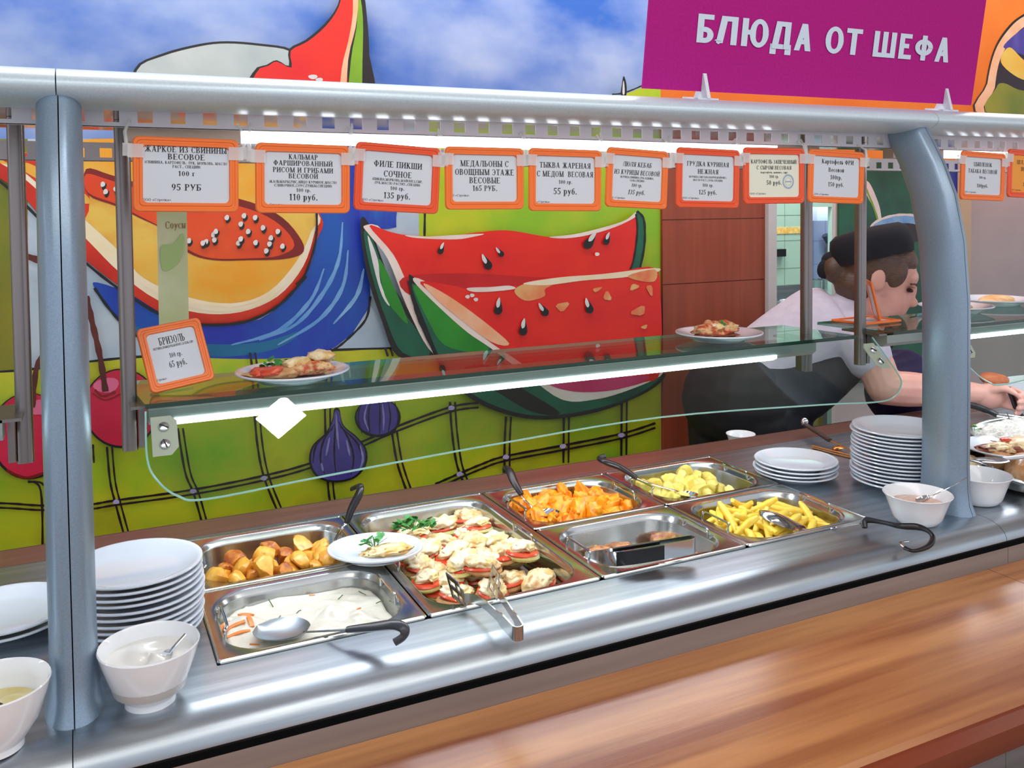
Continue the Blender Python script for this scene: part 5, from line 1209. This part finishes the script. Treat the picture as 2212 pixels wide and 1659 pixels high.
CLR = mat('clear_tongs_plastic', '#8f949c', .08, spec=.8); CLR.node_tree.nodes['Principled BSDF'].inputs['Alpha'].default_value = .45
b = MB(); rs = []
for k in range(9):
    f_ = k / 8; q = S(2112 + 55 * f_, 996 - 4 * f_, ZT + .066) - o0; w_ = .022 * math.sin(math.pi * (.18 + .64 * (1 - f_))) + .006
    rs.append([(q.x, q.y - w_, q.z), (q.x, q.y, q.z - .008), (q.x, q.y + w_, q.z), (q.x, q.y, q.z + .004)])
b.rings(rs).build('head', CLR, t)
MB().tube([S(2165, 991, ZT + .066) - o0, S(2215, 986, ZT + .07) - o0, S(2300, 975, ZT + .08) - o0], .008, 8, flat=.6).build('arm', mat('frosted_plastic', '#b8bcc4', .25, spec=.7), t)
t = thing('skimmer', 'black-handled wire skimmer lying over the rice dish', 'skimmer', S(2120, 885, ZT + .09)); o0 = Vector(t.location)
MB().tube([p - o0 for p in cr([S(2060, 868, ZT + .11), S(2100, 876, ZT + .1), S(2130, 886, ZT + .09), S(2155, 897, ZT + .08)], 5)], [.007] * 5 + [.009] * 6 + [.008] * 5, 10).build('handle', BLACK, t)
b = MB()
for dv in (-3, 3): b.tube([S(2153, 896 + dv, ZT + .08) - o0, S(2212, 905 + dv, ZT + .075) - o0, S(2270, 915 + dv, ZT + .07) - o0], .0018, 6)
b.tube([S(2175, 892, ZT + .085) - o0, S(2182, 907, ZT + .078) - o0], .0012, 6); b.build('wire_basket', CHROME, t)
o = lump((.05, .03, .018), 240, .5).build('carrot_salad', mat('carrot_orange', '#e0673a', .45, h2='#ec8a5a', scale=50), smooth=60); p = spot(2145, 818, y=.62); o.location = p; tag(o, 'orange salad heap seen above the forearm at the right edge', 'food')
t = oval_pan('white salad dish behind the forearm at the right edge', p.x + .1, .6, .16, .04, .04, OPAL); t.location.z = p.z - .05
b = MB().prism(rrect(.3, .06, .01), 0, p.z - .05 - ZT, 'z'); o = b.build('dish_stand', mat('stand_grey', '#9a9296', .5)); o.location = (p.x + .1, .6, ZT); tag(o, 'grey stand under the white salad dish at the right edge', 'stand')

# ------------------------------------------------------------------ kitchen seen through the doorway
t = thing('kitchen_table', 'steel kitchen table with backsplash seen through the doorway', 'table', (0, 0, 0))
zt_ = spot(1690, 668, y=YK - .2).z
b = MB().box(XK0, XK1 - .02, YK - .5, YK - .01, zt_ - .03, zt_); b.build('table_top', STEEL, t)
MB().box(XK0, XK1 - .02, YK - .02, YK - .005, zt_, zt_ + .1).build('backsplash', STEEL, t)
for x in (XK0 + .05, XK1 - .08):
    for y in (YK - .45, YK - .08): MB().box(x, x + .04, y, y + .04, 0, zt_ - .03).build('leg', STEELD, t)
MB().box(XK0 + .02, XK1 - .04, YK - .46, YK - .02, .25, .28).build('undershelf', STEELD, t)
p = spot(1702, 635, y=YK - .2)
o = MB().tube([(0, 0, 0), (.16, .0, 0)], .026, 16).build('white_roll', CHINA); o.location = (p.x - .04, YK - .2, zt_ + .026); tag(o, 'white roll lying on the kitchen table beyond the doorway', 'roll')
o = MB().lathe([(.001, 0), (.03, 0), (.034, .05), (.03, .052), (.001, .05)], 16).build('metal_cup', CHROME); p = spot(1672, 640, y=YK - .25); o.location = (p.x, YK - .25, zt_); tag(o, 'small metal cup left of the white roll on the kitchen table', 'cup')
p = spot(1674, 546, y=YK); o = MB().box(-.05, .05, -.03, 0, -.02, .02).build('wall_hook', BLACK); o.location = (p.x, YK - .001, p.z); tag(o, 'small black holder on the mint tiles beyond the doorway', 'holder')
t = thing('extractor_hood', 'white extractor hood in the pale blue kitchen room', 'extractor hood', (spot(1775, 465, y=YF - .3).x, YF - .3, spot(1775, 475, y=YF - .3).z))
MB().rings([[(x * k, y * k + .0, z) for x, y in ((-.32, -.28), (.2, -.28), (.2, .28), (-.32, .28))] for k, z in ((1, 0), (1, .05), (.9, .12), (.7, .6))]).build('canopy', mat('hood_white', '#dfe3f2', .4), t)
t = thing('kitchen_shower', 'grey spray hose on the pale blue kitchen wall', 'spray hose', spot(1787, 560, y=YF - .03)); o0 = Vector(t.location)
MB().tube([spot(u, v, y=YF - .03) - o0 for u, v in ((1790, 590), (1786, 560), (1788, 530), (1784, 510))], .012, 8).build('hose', STEELD, t)
MB().tube([spot(u, v, y=YF - .05) - o0 for u, v in ((1782, 508), (1790, 522))], .024, 10).build('spray_head', mat('dark_grey', '#555a66', .4), t)
t = thing('sink_bench', 'steel bench with pots in the pale blue kitchen room', 'bench', (0, 0, 0)); zb_ = spot(1775, 628, y=YF - .4).z
MB().box(XK1 - .6, XK2 + 1.2, YF - .8, YF - .02, zb_ - .05, zb_).build('top', STEEL, t); MB().box(XK1 - .6, XK2 + 1.2, YF - .78, YF - .04, 0, zb_ - .05).build('body', STEELD, t)
for u, lb in ((1758, 'left steel pot on the kitchen bench'), (1785, 'right steel pot on the kitchen bench')):
    t = thing('pot', lb, 'pot', (spot(u, 615, y=YF - .5).x, YF - .5, zb_)); t.scale = (.58, .58, .75); MB().lathe([(.001, 0), (.09, 0), (.1, .01), (.1, .12), (.104, .122), (.096, .12), (.09, .012), (.001, .01)], 24).build('body', STEELP, t)
    MB().tube([(-.13, 0, .1), (-.1, 0, .1)], .008, 6).build('handle', STEELD, t); MB().tube([(.13, 0, .1), (.1, 0, .1)], .008, 6).build('handle', STEELD, t)
p = spot(1770, 897, y=1.2)
t = thing('cabinet', 'small yellow-green cabinet behind the counter below the shelf bracket', 'cabinet', (p.x, 1.2, 0)); x1_ = spot(1797, 897, y=1.15).x - p.x
YG = mat('yellow_green_paint', '#b9b96a', .5)
MB().box(-.2, x1_, 0, .06, 0, .98).build('body', YG, t); MB().box(x1_ - .012, x1_, -.004, 0, .05, .97).build('trim', mat('yellow_green_dark', '#8d8d4a', .5), t)

# ------------------------------------------------------------------ ceiling lamps
t = thing('ceiling_lamp', 'square ceiling spotlight reflected in the sneeze guard', 'lamp', (.51, -.905, 2.895), (0, 0, R(42)))
MB().box(-.075, .075, -.075, .075, -.01, .004).build('housing', mat('lamp_housing', '#dddddd', .4), t); MB().box(-.068, .068, -.068, .068, -.012, -.0101).build('diffuser', mat('spot_glow', '#ffffff', emit=70), t)
for i, x in enumerate((-.14, .27, .61, 1.75)):
    t = thing('ceiling_spotlight', 'round warm ceiling spotlight over the canopy', 'lamp', (x * 1.0 - .02, .55, 2.895), group='round ceiling spotlights over the canopy')
    MB().lathe([(.06, 0), (.065, -.004), (.05, -.008), (.05, .0)], 24).build('housing', CHROME, t); MB().lathe([(.001, -.002), (.048, -.002)], 24).build('diffuser', mat('warm_glow', '#ffd9a8', emit=40), t)

# ------------------------------------------------------------------ the person behind the counter
SKIN = mat('skin', '#dba595', .45, h2='#d3988a', scale=18, contrast=(.35, .65), sss=.06)
SHIRT = mat('pale_lilac_shirt', '#c9c3d2', .8, h2='#c0b9ca', scale=30, bump=.08)
APRON = mat('black_apron', '#14141a', .7)
PURP = mat('purple_cloth', '#2a1f50', .75)
HAIR = mat('brown_hair', '#4a3328', .45, h2='#5e4434', scale=60, stretch=(1, 1, 6), bump=.2)
per = thing('person', 'person in pale shirt, dark apron and black cap bending to serve food', 'person', (1.78, .98, 0)); pO = Vector(per.location)
def cap(b, pts, rad, n=14):
    "tapered limb through joints with round ends, each ring may be oval"
    P = [Vector(p) for p in pts]; b.tube(cr(P, 6), [x.x for x in cr([(r, 0, 0) for r in rad], 6)], n)
    b.ball(P[0], rad[0] * .99, n, 8); b.ball(P[-1], rad[-1] * .99, n, 8)
hip = Vector((1.80, .985, .905)); low = Vector((1.90, .975, 1.02)); chest = Vector((2.06, .91, 1.145)); sho = Vector((2.12, .87, 1.185)); nk = Vector((2.165, .835, 1.235)); hd = spot(1898, 604, y=.79)
shR, elR, wrR = Vector((2.075, .755, 1.13)), Vector((2.09, .66, .985)), spot(2108, 848, y=.53)
shL, elL, wrL = Vector((2.2, .985, 1.16)), Vector((2.36, .95, .99)), Vector((2.42, .8, .95))
def axis(a, b_): return (b_ - a).normalized()
def torso(b, k=1.0):
    tl = cr([hip + Vector((-.02, 0, -.06)), hip, low, chest, sho], 5); n = 22; rs = []
    for i, p in enumerate(tl):
        f_ = i / (len(tl) - 1); d = (tl[min(i + 1, len(tl) - 1)] - tl[max(i - 1, 0)]).normalized(); sy_ = Vector((.2, 1, 0)).normalized(); sy_ = (sy_ - d * sy_.dot(d)).normalized(); sx_ = d.cross(sy_)
        wd_ = (.185 - .03 * math.sin(math.pi * f_ * 1.1) - .035 * max(0, f_ - .75) * 4) * k; dp_ = (.135 - .012 * f_ - .04 * max(0, f_ - .8) * 5) * k
        rs.append([p + sy_ * (wd_ * math.cos(a)) + sx_ * (dp_ * math.sin(a)) for a in (2 * math.pi * j / n for j in range(n))])
    b.rings(rs)
# head frame: x forward (towards the food), z up
HM = Euler((R(-4), R(20), R(-44)), 'XYZ').to_matrix() * 1.2
Hf = lambda x, y, z: hd + HM @ Vector((x, y, z))
def build_body():
    b = MB(); torso(b)
    cap(b, [sho - Vector((.01, 0, .02)), nk, Hf(-.03, 0, -.06)], [.075, .06, .056])
    cap(b, [shL, (shL + shR) / 2, shR], [.06, .075, .062])
    cap(b, [shR, (shR + elR) / 2 + Vector((.008, -.005, .0)), elR], [.064, .06, .053])
    cap(b, [elR, elR.lerp(wrR, .3), elR.lerp(wrR, .75), wrR], [.053, .055, .04, .031])
    cap(b, [shL, elL, wrL], [.06, .046, .03]); b.ball(wrL + Vector((.03, -.02, -.01)), (.05, .04, .022))
    for s in (-1, 1):
        hx = hip + Vector((-.01, s * .09, -.04)); cap(b, [hx, Vector((1.79, .985 + s * .085, .47)), Vector((1.77, .985 + s * .085, .08))], [.105, .07, .048])
        cap(b, [Vector((1.76, .985 + s * .085, .045)), Vector((1.90, .985 + s * .09, .03))], [.042, .034])
    # skull, face, ears
    def e(c, r, rot=None): b.ball(Hf(*c), r, 20, 14, HM @ (rot.to_matrix() if rot else Matrix.Identity(3)))
    e((-.012, 0, .03), (.098, .076, .098)); e((.03, 0, -.045), (.068, .06, .075)); e((.066, 0, -.098), (.026, .032, .022)); e((.05, .032, -.05), (.034, .026, .034)); e((.05, -.032, -.05), (.034, .026, .034))
    e((.068, 0, .032), (.026, .05, .028)); e((.079, 0, .016), (.016, .045, .01)); e((.098, 0, -.028), (.018, .015, .014)); e((.09, 0, -.008), (.013, .011, .03)); e((.09, .013, -.032), (.01, .008, .009)); e((.09, -.013, -.032), (.01, .008, .009))
    e((.083, 0, -.06), (.013, .024, .007)); e((.08, 0, -.072), (.014, .021, .008)); e((.07, 0, -.066), (.02, .03, .026))
    for s in (-1, 1):
        e((-.008, s * .078, -.004), (.019, .008, .031), Euler((0, R(-12), 0))); e((-.002, s * .073, -.018), (.012, .008, .014))
    # right hand: palm and five curled fingers round the tongs handle
    d = axis(elR, wrR); pc = wrR + d * .045 + Vector((0, 0, -.008)); up = Vector((0, 0, 1)); sd = d.cross(up).normalized(); up = sd.cross(d).normalized()
    M = Matrix((d, sd, up)).transposed()
    b.ball(pc, (.052, .03, .04), 16, 10, M); cap(b, [wrR - d * .01, wrR + d * .02], [.029, .028])
    for k, (h, l) in enumerate(((.028, .92), (.01, 1.0), (-.009, .95), (-.026, .78))):
        r0 = pc + d * .036 + up * h - sd * -.004
        j1 = r0 + d * .032 * l + sd * .022 - up * .004; j2 = j1 + d * .004 + sd * .03 * l - up * .006; j3 = j2 - d * .02 * l + sd * .012 - up * .003
        cap(b, [r0, j1, j2, j3], [.0105, .0098, .009, .0078], 10)
    t0 = pc - d * .01 + up * .02 + sd * .018; cap(b, [t0, t0 + d * .03 + sd * .022 + up * .012, t0 + d * .055 + sd * .034 + up * .002], [.0125, .0108, .009], 10)
    b.bm.transform(Matrix.Translation(-pO))
    return remesh(b, 'body', SKIN, .0042, 3, per), pc, d, sd, up
body, pc, hd_d, hd_s, hd_u = build_body()
# shirt, trousers, apron
b = MB(); torso(b, 1.06)
cap(b, [shL, (shL + shR) / 2 + Vector((-.01, 0, -.01)), shR], [.078, .094, .078]); cap(b, [sho + Vector((-.03, 0, -.02)), nk.lerp(sho, .5)], [.096, .07])
cap(b, [shR, shR.lerp(elR, .35)], [.08, .078]); cap(b, [shL, shL.lerp(elL, .5)], [.078, .075])
b.bm.transform(Matrix.Translation(-pO)); remesh(b, 'shirt', SHIRT, .006, 4, per)
b = MB()
for s in (-1, 1): cap(b, [hip + Vector((-.01, s * .085, -.03)), Vector((1.785, .985 + s * .085, .5)), Vector((1.77, .985 + s * .085, .1))], [.125, .1, .075])
cap(b, [hip + Vector((-.02, -.05, .01)), hip + Vector((-.02, .05, .01))], [.158, .158])
b.bm.transform(Matrix.Translation(-pO)); remesh(b, 'trousers', APRON, .008, 4, per)
b = MB()
ap = cr([hip + Vector((.03, -.07, .03)), low + Vector((.04, -.1, -.05)), chest + Vector((.05, -.05, -.07)), sho + Vector((.07, -.02, -.06))], 5)
for i, p in enumerate(ap): b.ball(p, (.125 - .003 * i, .135, .13 - .003 * i), 14, 9)
cap(b, [hip + Vector((.04, -.06, 0)), Vector((1.86, .9, .45))], [.15, .15])
b.bm.transform(Matrix.Translation(-pO)); remesh(b, 'apron', mat('quilted_apron', '#15161f', .65, h2='#1d1e2a', scale=14), .008, 4, per)
b = MB(); cap(b, [spot(1935, 850, y=.84), spot(1948, 815, y=.8), spot(1960, 850, y=.9)], [.105, .1, .1]); b.bm.transform(Matrix.Translation(-pO)); remesh(b, 'purple_top', PURP, .008, 3, per)
# hair, cap, eyes
b = MB(); e = lambda c, r: b.ball(Hf(*c), r, 20, 14, HM)
e((-.024, 0, .036), (.098, .083, .096)); e((.022, 0, .068), (.058, .07, .045)); e((-.05, 0, -.03), (.06, .07, .06)); e((.03, .058, .03), (.028, .018, .04)); e((.03, -.058, .03), (.028, .018, .04)); e((-.11, 0, -.01), (.045, .045, .042))
b.bm.transform(Matrix.Translation(-pO)); remesh(b, 'hair', HAIR, .005, 2, per)
NAVY = mat('black_cap', '#0d0d16', .85, h2='#13131e', scale=40)
b = MB(); rs = []; CM = HM @ Matrix.Rotation(R(-34), 3, 'Y')
for k, zz_ in ((1.0, 0), (1.04, .02), (1.03, .05), (.97, .072), (.8, .084), (.3, .088)):
    rs.append([Hf(-.03, 0, .05) - pO + CM @ Vector((.105 * k * math.cos(a), .093 * k * math.sin(a), zz_)) for a in (2 * math.pi * j / 28 for j in range(28))])
b.rings(rs); c_ = b.build('cap', NAVY, per, smooth=50)
b = MB().ball(Hf(-.125, 0, .005) - pO, (.035, .028, .03), 14, 10, HM); b.ball(Hf(-.14, -.01, -.02) - pO, (.022, .016, .03), 12, 8, HM); b.build('cap_knot', NAVY, per)
b = MB()
for s in (-1, 1): b.ball(Hf(.081, s * .03, .0) - pO, (.009, .014, .0055), 12, 8, HM)
b.build('eyes', mat('eye_dark', '#2c1c18', .3), per)
b = MB()
for s in (-1, 1): b.tube([Hf(.092, s * .016, .017) - pO, Hf(.09, s * .034, .021) - pO, Hf(.074, s * .05, .016) - pO], .0028, 6)
b.build('eyebrows', mat('brow_brown', '#5a3a2c', .7), per)
b = MB().ball(Hf(.094, 0, -.0655) - pO, (.006, .02, .0045), 12, 8, HM); b.build('lips', mat('lip_pink', '#b8646a', .4), per)
# black tongs held in the hand
t = thing('serving_tongs', 'black-handled tongs held in the hand of the person', 'tongs', pc); 
q = cr([hd_d * .035 + hd_s * .034 + hd_u * .035, hd_d * .05 + hd_s * .036, hd_d * .07 + hd_s * .036 - hd_u * .04, hd_d * .12 + hd_s * .04 - hd_u * .09], 5)
MB().tube(q, .0075, 10).build('handle', BLACK, t); MB().tube([q[-1], q[-1] + hd_d * .06 - hd_u * .035], .006, 8, flat=.4).build('arm', CHROME, t)
